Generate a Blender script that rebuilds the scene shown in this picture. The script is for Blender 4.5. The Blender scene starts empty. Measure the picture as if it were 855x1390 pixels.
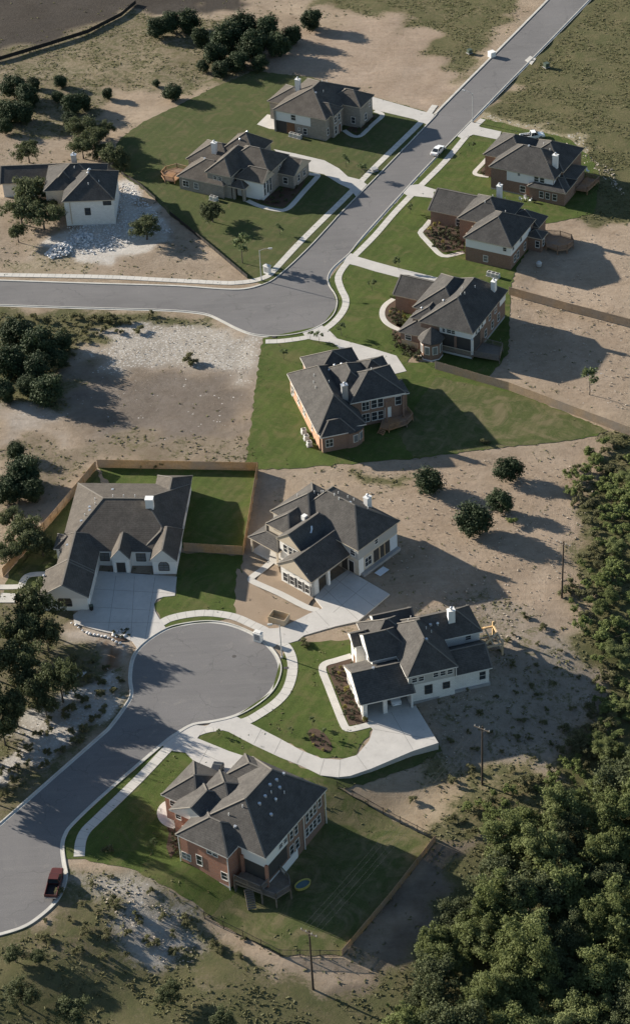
import bpy, bmesh, numpy as np
from mathutils import Vector, Matrix
import math, random
# ---------------------------------------------------------------- survey of the site
# Positions were surveyed from the photograph: g() turns a photo pixel into the point of the terrain it shows.
CAM_H=226.0; CAM_F=2900.0; CAM_P=math.radians(37.5); CAM_R=math.radians(-3.25); CX,CY=427.5,695.0
_F=(0.0,math.cos(CAM_P),-math.sin(CAM_P)); _U0=(0.0,math.sin(CAM_P),math.cos(CAM_P))
_R=(math.cos(CAM_R),math.sin(CAM_R)*_U0[1],math.sin(CAM_R)*_U0[2])
_U=(-math.sin(CAM_R),math.cos(CAM_R)*_U0[1],math.cos(CAM_R)*_U0[2])
def ray(px,py):
    return tuple(_F[i]*CAM_F+_R[i]*(px-CX)-_U[i]*(py-CY) for i in range(3))
def gz(px,py,z=0.0):
    d=ray(px,py); t=(z-CAM_H)/d[2]; return (d[0]*t,d[1]*t)
def sstep(t):
    t=max(0.0,min(1.0,t)); return t*t*(3-2*t)
_a=gz(240,1166); _b=gz(369,1082)
_l=math.hypot(_b[0]-_a[0],_b[1]-_a[1]); _n=((_b[1]-_a[1])/_l,-(_b[0]-_a[0])/_l)   # points down the slope
_up=gz(560,1000)[1]
def T(x,y):
    """height of the terrain: level under the streets, falling to the creek at the lower right"""
    d=(x-_a[0])*_n[0]+(y-_a[1])*_n[1]
    fade=1-sstep((y-_up)/26.0)
    return (-2.3*sstep((d-0.5)/15.0)-1.5*sstep((d-18)/26.0))*fade
def g(px,py,dz=0.0):
    z=0.0
    for _ in range(12):
        x,y=gz(px,py,z+dz); z=T(x,y)
    return (x,y,z+dz)
def proj(p):
    v=(p[0],p[1],p[2]-CAM_H)
    w=sum(v[i]*_F[i] for i in range(3))
    return (CX+CAM_F*sum(v[i]*_R[i] for i in range(3))/w, CY-CAM_F*sum(v[i]*_U[i] for i in range(3))/w)

sc=bpy.context.scene
C=bpy.data.collections.new('Scene'); sc.collection.children.link(C)
rnd=random.Random(7)

# ---------------------------------------------------------------- materials
MAT={}
def newmat(name,rough=0.9,spec=0.2):
    m=bpy.data.materials.new(name); m.use_nodes=True
    nt=m.node_tree; b=nt.nodes['Principled BSDF']
    b.inputs['Roughness'].default_value=rough; b.inputs['Specular IOR Level'].default_value=spec
    MAT[name]=m
    return m,nt,b
def N(nt,t,**kw):
    n=nt.nodes.new(t)
    for k,v in kw.items():
        if hasattr(n,k) and k not in('inputs',): setattr(n,k,v)
    return n
def mathn(nt,op,a,b=None,c=None,clamp=False):
    n=nt.nodes.new('ShaderNodeMath'); n.operation=op; n.use_clamp=clamp
    for i,v in enumerate((a,b,c)):
        if v is None: continue
        if isinstance(v,(int,float)): n.inputs[i].default_value=v
        else: nt.links.new(v,n.inputs[i])
    return n.outputs[0]
def noise(nt,vec,scale,detail=4,rough=0.6,dist=0.0):
    n=nt.nodes.new('ShaderNodeTexNoise'); n.inputs['Scale'].default_value=scale; n.inputs['Detail'].default_value=detail
    n.inputs['Roughness'].default_value=rough; n.inputs['Distortion'].default_value=dist
    if vec is not None: nt.links.new(vec,n.inputs['Vector'])
    return n.outputs['Fac']
def mix(nt,f,a,b,mode='MIX'):
    n=nt.nodes.new('ShaderNodeMix'); n.data_type='RGBA'; n.blend_type=mode
    if isinstance(f,(int,float)): n.inputs[0].default_value=f
    else: nt.links.new(f,n.inputs[0])
    for i,v in ((6,a),(7,b)):
        if isinstance(v,tuple): n.inputs[i].default_value=(v[0],v[1],v[2],1)
        else: nt.links.new(v,n.inputs[i])
    return n.outputs[2]
def maprange(nt,v,a,b,c=0.0,d=1.0):
    n=nt.nodes.new('ShaderNodeMapRange'); n.inputs[1].default_value=a; n.inputs[2].default_value=b
    n.inputs[3].default_value=c; n.inputs[4].default_value=d; nt.links.new(v,n.inputs[0]); return n.outputs[0]
def pos(nt,kind='world'):
    if kind=='world': return nt.nodes.new('ShaderNodeNewGeometry').outputs['Position']
    return nt.nodes.new('ShaderNodeTexCoord').outputs['Object']
def bump(nt,b,h,strength=0.5,dist=0.1):
    n=nt.nodes.new('ShaderNodeBump'); n.inputs['Strength'].default_value=strength; n.inputs['Distance'].default_value=dist
    nt.links.new(h,n.inputs['Height']); nt.links.new(n.outputs[0],b.inputs['Normal'])
def speckle(name,c1,c2,big=0.25,fine=6.0,rough=0.9,c3=None,spec=0.2,bmp=0.0,coord='world',amt=1.0):
    """two tones mixed by coarse and fine noise, optional third tone in blotches"""
    m,nt,b=newmat(name,rough,spec); p=pos(nt,coord)
    f1=maprange(nt,noise(nt,p,big,5),0.3,0.7); f2=maprange(nt,noise(nt,p,fine,4,0.7),0.25,0.75)
    f=mathn(nt,'ADD',mathn(nt,'MULTIPLY',f1,0.5),mathn(nt,'MULTIPLY',f2,0.5))
    col=mix(nt,f,c1,c2)
    if c3: col=mix(nt,maprange(nt,noise(nt,p,big*2.7,6,0.7,0.5),0.56,0.7),col,c3)
    nt.links.new(col,b.inputs['Base Color'])
    if bmp: bump(nt,b,noise(nt,p,fine,4),bmp,0.1)
    return m
def flat(name,c,rough=0.6,spec=0.3,metal=0.0,var=0.15,scale=1.3):
    m,nt,b=newmat(name,rough,spec); b.inputs['Metallic'].default_value=metal
    p=pos(nt,'world'); f=noise(nt,p,scale,5,0.7)
    d=tuple(k*(1-var) for k in c); l=tuple(min(1,k*(1+var)) for k in c)
    nt.links.new(mix(nt,f,d,l),b.inputs['Base Color'])
    return m

# asphalt: grey with lighter traffic-worn zones, patches, stains, dirt and fine grit
m,nt,b=newmat('asphalt',0.88,0.25); p=pos(nt)
c=mix(nt,maprange(nt,noise(nt,p,0.07,5,0.6,0.6),0.35,0.66),(0.142,0.135,0.133),(0.190,0.180,0.177))
mp=nt.nodes.new('ShaderNodeMapping'); mp.inputs['Rotation'].default_value=(0,0,math.radians(-58)); mp.inputs['Scale'].default_value=(0.10,1.1,1); nt.links.new(p,mp.inputs[0])
c=mix(nt,maprange(nt,noise(nt,mp.outputs[0],1.0,4,0.7,0.3),0.45,0.72,0,0.55),c,(0.21,0.20,0.19))
c=mix(nt,maprange(nt,noise(nt,p,6.0,5,0.85),0.35,0.75),c,(0.10,0.098,0.098))
c=mix(nt,maprange(nt,noise(nt,p,0.45,8,0.8,0.6),0.58,0.72,0,0.8),c,(0.22,0.205,0.185))
c=mix(nt,maprange(nt,noise(nt,p,0.8,3,0.6),0.68,0.74,0,0.4),c,(0.075,0.072,0.070))
v=nt.nodes.new('ShaderNodeTexVoronoi'); v.feature='DISTANCE_TO_EDGE'; v.inputs['Scale'].default_value=0.13
wv=nt.nodes.new('ShaderNodeVectorMath'); wv.operation='ADD'; nt.links.new(p,wv.inputs[0]); nz=nt.nodes.new('ShaderNodeTexNoise'); nz.inputs['Scale'].default_value=0.5; nt.links.new(p,nz.inputs['Vector']); sc2=nt.nodes.new('ShaderNodeVectorMath'); sc2.operation='SCALE'; sc2.inputs[3].default_value=2.5; nt.links.new(nz.outputs['Color'],sc2.inputs[0]); nt.links.new(sc2.outputs[0],wv.inputs[1]); nt.links.new(wv.outputs[0],v.inputs['Vector'])
crack=mathn(nt,'MULTIPLY',mathn(nt,'LESS_THAN',v.outputs['Distance'],0.010),maprange(nt,noise(nt,p,0.2,3),0.42,0.55))
c=mix(nt,mathn(nt,'MULTIPLY',crack,0.3),c,(0.06,0.06,0.06))
nt.links.new(c,b.inputs['Base Color'])
def concrete(name,c1,c2,dirt,joint=1.5):
    m,nt,b=newmat(name,0.85,0.25); p=pos(nt)
    c=mix(nt,maprange(nt,noise(nt,p,0.35,5,0.65),0.3,0.7),c1,c2)
    c=mix(nt,maprange(nt,noise(nt,p,1.1,7,0.75,1.5),0.55,0.8),c,dirt)
    c=mix(nt,maprange(nt,noise(nt,p,9,3,0.7),0.3,0.8,0,0.3),c,dirt)
    nt.links.new(c,b.inputs['Base Color'])
concrete('concrete',(0.55,0.52,0.47),(0.44,0.42,0.385),(0.33,0.31,0.28))
concrete('drive_concrete',(0.50,0.475,0.44),(0.41,0.39,0.365),(0.32,0.30,0.27))
concrete('curb_concrete',(0.55,0.53,0.48),(0.40,0.385,0.35),(0.28,0.26,0.23))
concrete('foundation',(0.36,0.35,0.34),(0.28,0.27,0.26),(0.2,0.19,0.18))
flat('joint',(0.22,0.21,0.19),0.95)
flat('manhole_iron',(0.07,0.065,0.06),0.7)
# lawns
def grass(name,a,b_,c3,f3=(0.55,0.72)):
    m,nt,b=newmat(name,0.95,0.1); p=pos(nt)
    col=mix(nt,maprange(nt,noise(nt,p,0.16,7,0.7,0.3),0.38,0.62),a,b_)
    col=mix(nt,maprange(nt,noise(nt,p,2.6,5,0.75),0.35,0.75,0,0.55),col,tuple(k*0.55 for k in a))
    col=mix(nt,maprange(nt,noise(nt,p,9.0,3,0.8),0.45,0.8,0,0.5),col,tuple(min(1,k*1.7) for k in b_))
    col=mix(nt,maprange(nt,noise(nt,p,0.22,7,0.72,1.5),*f3),col,c3)
    mp=nt.nodes.new('ShaderNodeMapping'); mp.inputs['Rotation'].default_value=(0,0,math.radians(28)); nt.links.new(p,mp.inputs[0]); sp=nt.nodes.new('ShaderNodeSeparateXYZ'); nt.links.new(mp.outputs[0],sp.inputs[0])
    stripe=mathn(nt,'GREATER_THAN',mathn(nt,'SINE',mathn(nt,'MULTIPLY',sp.outputs[0],3.6)),0.0); col=mix(nt,mathn(nt,'MULTIPLY',stripe,mathn(nt,'MULTIPLY',noise(nt,p,0.12,3),0.28)),col,tuple(k*0.6 for k in a))
    nt.links.new(col,b.inputs['Base Color']); bump(nt,b,noise(nt,p,5,4,0.8),0.6,0.12)
grass('lawn_bright',(0.050,0.074,0.018),(0.082,0.108,0.028),(0.108,0.104,0.042),(0.47,0.68))
grass('lawn_dull',(0.058,0.074,0.026),(0.076,0.088,0.032),(0.112,0.096,0.050),(0.48,0.7))
grass('lawn_dry',(0.058,0.074,0.025),(0.088,0.096,0.036),(0.140,0.120,0.065),(0.44,0.62))
grass('parkway_grass',(0.070,0.095,0.026),(0.095,0.105,0.038),(0.14,0.12,0.06),(0.5,0.75))
speckle('mulch',(0.055,0.036,0.026),(0.10,0.065,0.045),0.8,7,bmp=0.6)
speckle('bare_soil',(0.22,0.165,0.115),(0.30,0.23,0.165),0.3,5,bmp=0.5)
speckle('leaf_litter',(0.12,0.095,0.06),(0.17,0.13,0.085),0.5,6,bmp=0.5)
# terrain: base tone per region lives in the 'soil' attribute, weed cover in 'green'
m,nt,b=newmat('terrain',0.97,0.1); p=pos(nt)
at=nt.nodes.new('ShaderNodeAttribute'); at.attribute_name='soil'
ag=nt.nodes.new('ShaderNodeAttribute'); ag.attribute_name='green'
ar=nt.nodes.new('ShaderNodeAttribute'); ar.attribute_name='rock'
n1=noise(nt,p,0.10,7,0.7,0.4); n2=noise(nt,p,0.9,7,0.8,0.1); n3=noise(nt,p,5.5,5,0.8)
c=mix(nt,maprange(nt,n1,0.35,0.65,0,0.6),at.outputs['Color'],mix(nt,1.0,at.outputs['Color'],(0.62,0.58,0.53),'MULTIPLY'))
c=mix(nt,maprange(nt,n2,0.42,0.72,0,0.55),c,mix(nt,1.0,c,(0.6,0.56,0.5),'MULTIPLY'))
c=mix(nt,maprange(nt,n3,0.5,0.8,0,0.55),c,mix(nt,1.0,c,(1.45,1.42,1.38),'MULTIPLY'))
mpt=nt.nodes.new('ShaderNodeMapping'); mpt.inputs['Rotation'].default_value=(0,0,math.radians(35)); mpt.inputs['Scale'].default_value=(0.05,0.8,1); nt.links.new(p,mpt.inputs[0])
c=mix(nt,maprange(nt,noise(nt,mpt.outputs[0],1.0,5,0.7,0.6),0.52,0.66,0,0.35),c,mix(nt,1.0,c,(1.28,1.25,1.22),'MULTIPLY'))
c=mix(nt,maprange(nt,noise(nt,p,0.28,8,0.8,0.2),0.55,0.68,0,0.5),c,mix(nt,1.0,c,(0.62,0.58,0.54),'MULTIPLY'))
# pale limestone chips
vr=nt.nodes.new('ShaderNodeTexVoronoi'); vr.inputs['Scale'].default_value=1.7; nt.links.new(p,vr.inputs['Vector'])
rk=mathn(nt,'MULTIPLY',mathn(nt,'LESS_THAN',vr.outputs['Distance'],0.34),mathn(nt,'GREATER_THAN',mathn(nt,'ADD',noise(nt,p,0.5,6,0.8),mathn(nt,'MULTIPLY',ar.outputs['Fac'],0.45)),0.78))
c=mix(nt,rk,c,(0.42,0.395,0.36))
# weeds
gn=mathn(nt,'ADD',mathn(nt,'MULTIPLY',noise(nt,p,0.35,7,0.75,1.0),0.6),mathn(nt,'MULTIPLY',noise(nt,p,2.2,5,0.75),0.4))
thr=mathn(nt,'SUBTRACT',0.74,mathn(nt,'MULTIPLY',ag.outputs['Fac'],0.50))
gf=nt.nodes.new('ShaderNodeMapRange'); nt.links.new(mathn(nt,'SUBTRACT',gn,thr),gf.inputs[0]); gf.inputs[1].default_value=-0.02; gf.inputs[2].default_value=0.07
gc=mix(nt,maprange(nt,noise(nt,p,0.25,6,0.7,1.0),0.35,0.65),(0.072,0.078,0.032),(0.118,0.104,0.052))
gc=mix(nt,maprange(nt,noise(nt,p,3.0,5,0.8),0.45,0.75,0,0.6),gc,(0.045,0.048,0.024))
c=mix(nt,mathn(nt,'MULTIPLY',gf.outputs[0],0.9),c,gc)
nt.links.new(c,b.inputs['Base Color'])
bump(nt,b,mathn(nt,'ADD',mathn(nt,'MULTIPLY',n2,0.7),mathn(nt,'MULTIPLY',n3,0.35)),0.6,0.25)

# roofs
def shingle(name,c1,c2):
    m,nt,b=newmat(name,0.93,0.12); p=pos(nt,'object')
    col=mix(nt,maprange(nt,noise(nt,p,3.2,4,0.85),0.3,0.7),c1,c2)
    col=mix(nt,maprange(nt,noise(nt,p,0.5,6,0.75),0.42,0.62,0,0.55),col,tuple(k*0.75 for k in c1))
    sep=nt.nodes.new('ShaderNodeSeparateXYZ'); nt.links.new(p,sep.inputs[0])
    st=mathn(nt,'FRACT',mathn(nt,'MULTIPLY',sep.outputs[2],6.5))
    col=mix(nt,mathn(nt,'MULTIPLY',mathn(nt,'LESS_THAN',st,0.22),0.35),col,tuple(k*0.6 for k in c1))
    nt.links.new(col,b.inputs['Base Color']); bump(nt,b,noise(nt,p,6,3,0.8),0.5,0.05)
shingle('shingle_grey',(0.060,0.056,0.053),(0.122,0.114,0.104))
shingle('shingle_brown',(0.068,0.060,0.053),(0.135,0.120,0.103))
shingle('shingle_slate',(0.050,0.048,0.047),(0.105,0.099,0.092))
flat('ridge_cap',(0.14,0.127,0.11),0.9)
flat('white_trim',(0.62,0.60,0.56),0.6,var=0.08)
flat('tan_trim',(0.45,0.38,0.29),0.7,var=0.1)
flat('dark_trim',(0.09,0.075,0.062),0.7)
# walls
def bricks(name,c1,c2,c3,mortar,scale=1.0,bw=0.24,bh=0.085,blotch=0.5):
    m,nt,b=newmat(name,0.92,0.12); p=pos(nt,'object')
    sep=nt.nodes.new('ShaderNodeSeparateXYZ'); nt.links.new(p,sep.inputs[0])
    cb=nt.nodes.new('ShaderNodeCombineXYZ'); nt.links.new(mathn(nt,'ADD',sep.outputs[0],sep.outputs[1]),cb.inputs[0]); nt.links.new(sep.outputs[2],cb.inputs[1])
    t=nt.nodes.new('ShaderNodeTexBrick'); nt.links.new(cb.outputs[0],t.inputs['Vector'])
    t.inputs['Scale'].default_value=scale; t.inputs['Brick Width'].default_value=bw; t.inputs['Row Height'].default_value=bh
    t.inputs['Mortar Size'].default_value=0.012; t.inputs['Color1'].default_value=(*c1,1); t.inputs['Color2'].default_value=(*c2,1); t.inputs['Mortar'].default_value=(*mortar,1)
    n=noise(nt,p,1.4,5,0.8); col=mix(nt,maprange(nt,n,0.42,0.7,0,blotch),t.outputs['Color'],c3)
    nt.links.new(col,b.inputs['Base Color'])
bricks('brick_red',(0.37,0.145,0.085),(0.27,0.10,0.06),(0.40,0.21,0.14),(0.30,0.26,0.22))
bricks('brick_brown',(0.235,0.130,0.088),(0.175,0.098,0.068),(0.29,0.185,0.13),(0.25,0.21,0.18))
bricks('brick_orange',(0.40,0.195,0.11),(0.33,0.155,0.09),(0.45,0.27,0.17),(0.36,0.30,0.24))
bricks('stone_grey',(0.30,0.27,0.23),(0.23,0.205,0.175),(0.37,0.33,0.28),(0.26,0.24,0.21),bw=0.5,bh=0.22)
bricks('stone_white',(0.74,0.72,0.68),(0.66,0.64,0.60),(0.54,0.52,0.49),(0.46,0.44,0.40),bw=0.55,bh=0.26,blotch=0.35)
bricks('stone_cream',(0.56,0.49,0.39),(0.50,0.43,0.34),(0.42,0.36,0.29),(0.44,0.40,0.34),bw=0.55,bh=0.26,blotch=0.35)
def siding(name,c):
    m,nt,b=newmat(name,0.6,0.3); p=pos(nt,'object'); sep=nt.nodes.new('ShaderNodeSeparateXYZ'); nt.links.new(p,sep.inputs[0])
    st=mathn(nt,'LESS_THAN',mathn(nt,'FRACT',mathn(nt,'MULTIPLY',sep.outputs[2],5.0)),0.15)
    col=mix(nt,mathn(nt,'MULTIPLY',st,0.3),mix(nt,noise(nt,p,0.9,4,0.7),c,tuple(k*0.88 for k in c)),tuple(k*0.5 for k in c))
    nt.links.new(col,b.inputs['Base Color'])
siding('siding_white',(0.76,0.75,0.72)); siding('siding_grey',(0.42,0.41,0.385))
flat('stucco_white',(0.76,0.74,0.70),0.9,0.1,var=0.06)
flat('plain_white',(0.72,0.71,0.68),0.5,var=0.06)
flat('chimney_siding',(0.62,0.62,0.61),0.5,var=0.06)
flat('galvanised',(0.55,0.56,0.57),0.35,0.5,0.6)
flat('shutter_dark',(0.03,0.03,0.032),0.6)
flat('door_wood',(0.16,0.085,0.05),0.6)
flat('opening_shade',(0.06,0.055,0.05),0.9)  # dark colour standing in for the shade inside openings
m,nt,b=newmat('glass_pane',0.08,0.6); p=pos(nt); nt.links.new(mix(nt,noise(nt,p,0.7,3),(0.02,0.025,0.03),(0.06,0.065,0.07)),b.inputs['Base Color'])
m,nt,b=newmat('glass_blinds',0.25,0.5); p=pos(nt); nt.links.new(mix(nt,noise(nt,p,0.9,3),(0.22,0.225,0.22),(0.12,0.125,0.13)),b.inputs['Base Color'])
# wood
def wood(name,c,var=0.3,sc_=2.0):
    m,nt,b=newmat(name,0.85,0.15); p=pos(nt); f=noise(nt,p,sc_,6,0.8,0.4)
    f2=noise(nt,p,0.25,3)
    col=mix(nt,maprange(nt,f,0.3,0.7),tuple(k*(1-var) for k in c),tuple(k*(1+var) for k in c))
    col=mix(nt,maprange(nt,f2,0.4,0.65,0,0.5),col,tuple(sum(c)/3*0.8 for k in c))
    nt.links.new(col,b.inputs['Base Color'])
wood('fence_wood',(0.46,0.285,0.14)); wood('fence_aged',(0.36,0.26,0.17)); wood('deck_wood',(0.34,0.19,0.10)); wood('deck_aged',(0.21,0.165,0.125))
wood('new_lumber',(0.62,0.42,0.21),0.15); wood('plywood',(0.52,0.40,0.25),0.12); wood('pole_wood',(0.055,0.042,0.033)); wood('bark',(0.10,0.08,0.062)); wood('edging_timber',(0.035,0.03,0.025))
# foliage
def leaf(name,c1,c2,c3=None,trans=0.25):
    m,nt,b=newmat(name,0.75,0.2); oi=nt.nodes.new('ShaderNodeObjectInfo'); p=pos(nt)
    f=noise(nt,p,0.55,3,0.6); f2=noise(nt,p,7.0,2,0.6)
    col=mix(nt,maprange(nt,f,0.35,0.65),c1,c2); col=mix(nt,maprange(nt,f2,0.4,0.7,0,0.6),col,c3 or tuple(k*1.5 for k in c2))
    col=mix(nt,maprange(nt,oi.outputs['Random'],0,1,0,0.4),col,tuple(k*0.55 for k in c1))
    nt.links.new(col,b.inputs['Base Color'])
    tr=nt.nodes.new('ShaderNodeBsdfTranslucent'); nt.links.new(col,tr.inputs['Color'])
    ms=nt.nodes.new('ShaderNodeMixShader'); ms.inputs[0].default_value=trans
    nt.links.new(b.outputs[0],ms.inputs[1]); nt.links.new(tr.outputs[0],ms.inputs[2]); nt.links.new(ms.outputs[0],nt.nodes['Material Output'].inputs['Surface'])
leaf('leaf_juniper',(0.030,0.045,0.020),(0.042,0.060,0.026),trans=0.1)
leaf('leaf_oak',(0.068,0.080,0.036),(0.095,0.110,0.050),trans=.3)
leaf('leaf_wood',(0.110,0.132,0.046),(0.155,0.178,0.066),trans=.4)
leaf('leaf_light',(0.155,0.178,0.066),(0.19,0.215,0.088),trans=.4)
leaf('leaf_sapling',(0.11,0.14,0.06),(0.11,0.14,0.06))
leaf('leaf_bright',(0.14,0.175,0.055),(0.18,0.21,0.075),trans=.4)
leaf('leaf_weed',(0.115,0.120,0.055),(0.175,0.165,0.085),trans=.4)
leaf('leaf_bed',(0.045,0.065,0.028),(0.085,0.095,0.04),(0.16,0.14,0.09))
leaf('leaf_gold',(0.22,0.19,0.05),(0.30,0.26,0.08))
# odds
flat('rock_pale',(0.55,0.54,0.53),0.9,var=0.25,scale=3); flat('rock_tan',(0.36,0.31,0.25),0.9,var=0.25,scale=3)
flat('lamp_metal',(0.42,0.42,0.41),0.5); flat('lamp_glass',(0.7,0.7,0.66),0.3)
flat('car_white',(0.78,0.78,0.77),0.3,0.5,var=0.03); flat('car_red',(0.075,0.02,0.016),0.4,0.4,var=0.15); flat('car_dark',(0.03,0.032,0.036),0.3,0.5)
flat('car_glass',(0.02,0.025,0.03),0.1,0.6); flat('rubber',(0.02,0.02,0.02),0.9); flat('chrome',(0.5,0.5,0.5),0.3,0.5,0.7); flat('lamp_red',(0.4,0.02,0.02),0.4); flat('bed_liner',(0.025,0.02,0.02),0.8)
flat('car_light',(0.6,0.6,0.58),0.2)
flat('tub_yellow',(0.42,0.36,0.10),0.5); flat('tub_water',(0.10,0.16,0.18),0.1); flat('cushion_white',(0.7,0.7,0.68),0.8); flat('cushion_dark',(0.05,0.05,0.06),0.8)
flat('plastic_green',(0.06,0.08,0.06),0.5); flat('plastic_grey',(0.30,0.30,0.30),0.6); flat('ac_metal',(0.55,0.54,0.50),0.5); flat('ac_fan',(0.06,0.06,0.06),0.6)
flat('silt_fabric',(0.022,0.020,0.018),0.9); flat('ceramic',(0.55,0.53,0.5),0.5); flat('wire_metal',(0.12,0.12,0.12),0.4,0.5); flat('iron_black',(0.03,0.028,0.026),0.6)
flat('tyvek',(0.60,0.63,0.66),0.6)

# ---------------------------------------------------------------- mesh collector
class MB:
    def __init__(s): s.v=[]; s.f=[]; s.m=[]
    def add(s,vs,fs,mi=0):
        o=len(s.v); s.v+= [tuple(x) for x in vs]; s.f+=[tuple(i+o for i in f) for f in fs]; s.m+=[mi]*len(fs)
    def box(s,x0,y0,z0,x1,y1,z1,mi=0):
        if x0>x1:x0,x1=x1,x0
        if y0>y1:y0,y1=y1,y0
        s.add([(x0,y0,z0),(x1,y0,z0),(x1,y1,z0),(x0,y1,z0),(x0,y0,z1),(x1,y0,z1),(x1,y1,z1),(x0,y1,z1)],
              [(0,3,2,1),(4,5,6,7),(0,1,5,4),(1,2,6,5),(2,3,7,6),(3,0,4,7)],mi)
    def bar(s,p,q,w,h,mi=0,n=4,w2=None):
        """bar or tube from p to q, w wide, h high (n sides)"""
        p=Vector(p);q=Vector(q);d=(q-p); 
        if d.length<1e-6: return
        d.normalize(); up=Vector((0,0,1)) if abs(d.z)<0.95 else Vector((1,0,0))
        a=d.cross(up).normalized(); b=a.cross(d); w2=w if w2 is None else w2; r=w2/w if w else 1
        vs=[]
        off=math.pi/4 if n==4 else 0; k=math.sqrt(2) if n==4 else 1
        for c,m_ in ((p,1),(q,r)):
            for i in range(n):
                t=off+2*math.pi*i/n; vs.append(c+a*(math.cos(t)*w/2*k*m_)+b*(math.sin(t)*h/2*k*m_))
        fs=[tuple(range(n-1,-1,-1)),tuple(range(n,2*n))]+[(i,(i+1)%n,n+(i+1)%n,n+i) for i in range(n)]
        s.add(vs,fs,mi)
    def cyl(s,c,r,z0,z1,n=12,r2=None,mi=0):
        r2=r if r2 is None else r2
        vs=[(c[0]+r*math.cos(2*math.pi*i/n),c[1]+r*math.sin(2*math.pi*i/n),z0) for i in range(n)]+[(c[0]+r2*math.cos(2*math.pi*i/n),c[1]+r2*math.sin(2*math.pi*i/n),z1) for i in range(n)]
        s.add(vs,[tuple(range(n-1,-1,-1)),tuple(range(n,2*n))]+[(i,(i+1)%n,n+(i+1)%n,n+i) for i in range(n)],mi)
    def prism(s,poly,z0,z1,mi=0,mi_top=None):
        n=len(poly)
        a=sum(poly[i][0]*poly[(i+1)%n][1]-poly[(i+1)%n][0]*poly[i][1] for i in range(n))
        if a<0: poly=poly[::-1]
        vs=[(p[0],p[1],z0) for p in poly]+[(p[0],p[1],z1) for p in poly]
        s.add(vs,[tuple(range(n-1,-1,-1))],mi); 
        o=len(s.v)-2*n
        s.f.append(tuple(o+n+i for i in range(n))); s.m.append(mi if mi_top is None else mi_top)
        for i in range(n): s.f.append((o+i,o+(i+1)%n,o+n+(i+1)%n,o+n+i)); s.m.append(mi)
    def build(s,name,mats,parent=None,bevel=0,smooth=False,tri=False):
        me=bpy.data.meshes.new(name); me.from_pydata(s.v,[],s.f)
        if isinstance(mats,str): mats=[mats]
        for m_ in mats: me.materials.append(MAT[m_])
        me.polygons.foreach_set('material_index',s.m)
        if smooth: me.polygons.foreach_set('use_smooth',[True]*len(s.f))
        me.update()
        o=bpy.data.objects.new(name,me); C.objects.link(o)
        if parent: o.parent=parent
        if bevel:
            md=o.modifiers.new('bevel','BEVEL'); md.width=bevel; md.segments=2; md.limit_method='ANGLE'
        return o
def tag(o,label=None,cat=None,group=None,kind=None):
    if label: o['label']=label
    if cat: o['category']=cat
    if group: o['group']=group
    if kind: o['kind']=kind
    return o
def empty(name,loc,rz=0,label=None,cat=None,group=None):
    o=bpy.data.objects.new(name,None); C.objects.link(o); o.location=loc; o.rotation_euler=(0,0,rz); o.empty_display_size=0.3
    return tag(o,label,cat,group)
def kids(o): return [c for c in bpy.data.objects if c.parent is o]
_kc={}
def copy_tree(o,parent=None):
    c=o.copy(); C.objects.link(c); c.parent=parent
    if parent: c.matrix_parent_inverse=o.matrix_parent_inverse.copy()
    if o.name not in _kc: _kc[o.name]=kids(o)
    for ch in _kc[o.name]: copy_tree(ch,c)
    return c

# ---------------------------------------------------------------- curves and draped sheets
def smooth(pts,n=4,closed=False):
    P=[Vector(p) for p in pts]; out=[]; L=len(P)
    rng=range(L) if closed else range(L-1)
    for i in rng:
        p1=P[i];p2=P[(i+1)%L]; p0=P[i-1] if (closed or i>0) else p1*2-p2; p3=P[(i+2)%L] if (closed or i+2<L) else p2*2-p1
        for k in range(n):
            t=k/n
            out.append(0.5*((2*p1)+(p2-p0)*t+(2*p0-5*p1+4*p2-p3)*t*t+(3*p1-p0-3*p2+p3)*t**3))
    if not closed: out.append(P[-1])
    return out
def W2(pts): return [Vector(gz(*p)) for p in pts]
def W3(pts): return [Vector(g(*p)[:2]) for p in pts]
def sheet(name,poly,mat,off,side=None,kind='structure',step=2.0,depth=0.0,sidemat=None):
    """flat outline draped on the terrain; depth>0 gives it a real edge"""
    bm=bmesh.new(); vs=[bm.verts.new((p[0],p[1],0)) for p in poly]; f=bm.faces.new(vs); f.normal_update()
    if f.normal.z<0: f.normal_flip()
    bmesh.ops.triangulate(bm,faces=bm.faces[:])
    xs=[p[0] for p in poly]; ys=[p[1] for p in poly]
    needs=any(abs(T(p[0],p[1]))>0.005 for p in poly)
    if needs:
        x=math.floor(min(xs)/step)*step
        while x<max(xs):
            bmesh.ops.bisect_plane(bm,geom=bm.verts[:]+bm.edges[:]+bm.faces[:],plane_co=(x,0,0),plane_no=(1,0,0)); x+=step
        y=math.floor(min(ys)/step)*step
        while y<max(ys):
            bmesh.ops.bisect_plane(bm,geom=bm.verts[:]+bm.edges[:]+bm.faces[:],plane_co=(0,y,0),plane_no=(0,1,0)); y+=step
    if depth:
        be=[e for e in bm.edges if e.is_boundary]
        r=bmesh.ops.extrude_edge_only(bm,edges=be)
        low=set(v for v in r['geom'] if isinstance(v,bmesh.types.BMVert))
    else: low=()
    for v in bm.verts:
        z=T(v.co.x,v.co.y)+off; v.co.z=z-depth if v in low else z
    bmesh.ops.recalc_face_normals(bm,faces=bm.faces[:])
    if bm.faces and sum(f.normal.z*f.calc_area() for f in bm.faces)<0: bmesh.ops.reverse_faces(bm,faces=bm.faces[:])
    me=bpy.data.meshes.new(name); bm.to_mesh(me); bm.free(); me.materials.append(MAT[mat])
    o=bpy.data.objects.new(name,me); C.objects.link(o)
    if kind: o['kind']=kind
    return o
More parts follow.
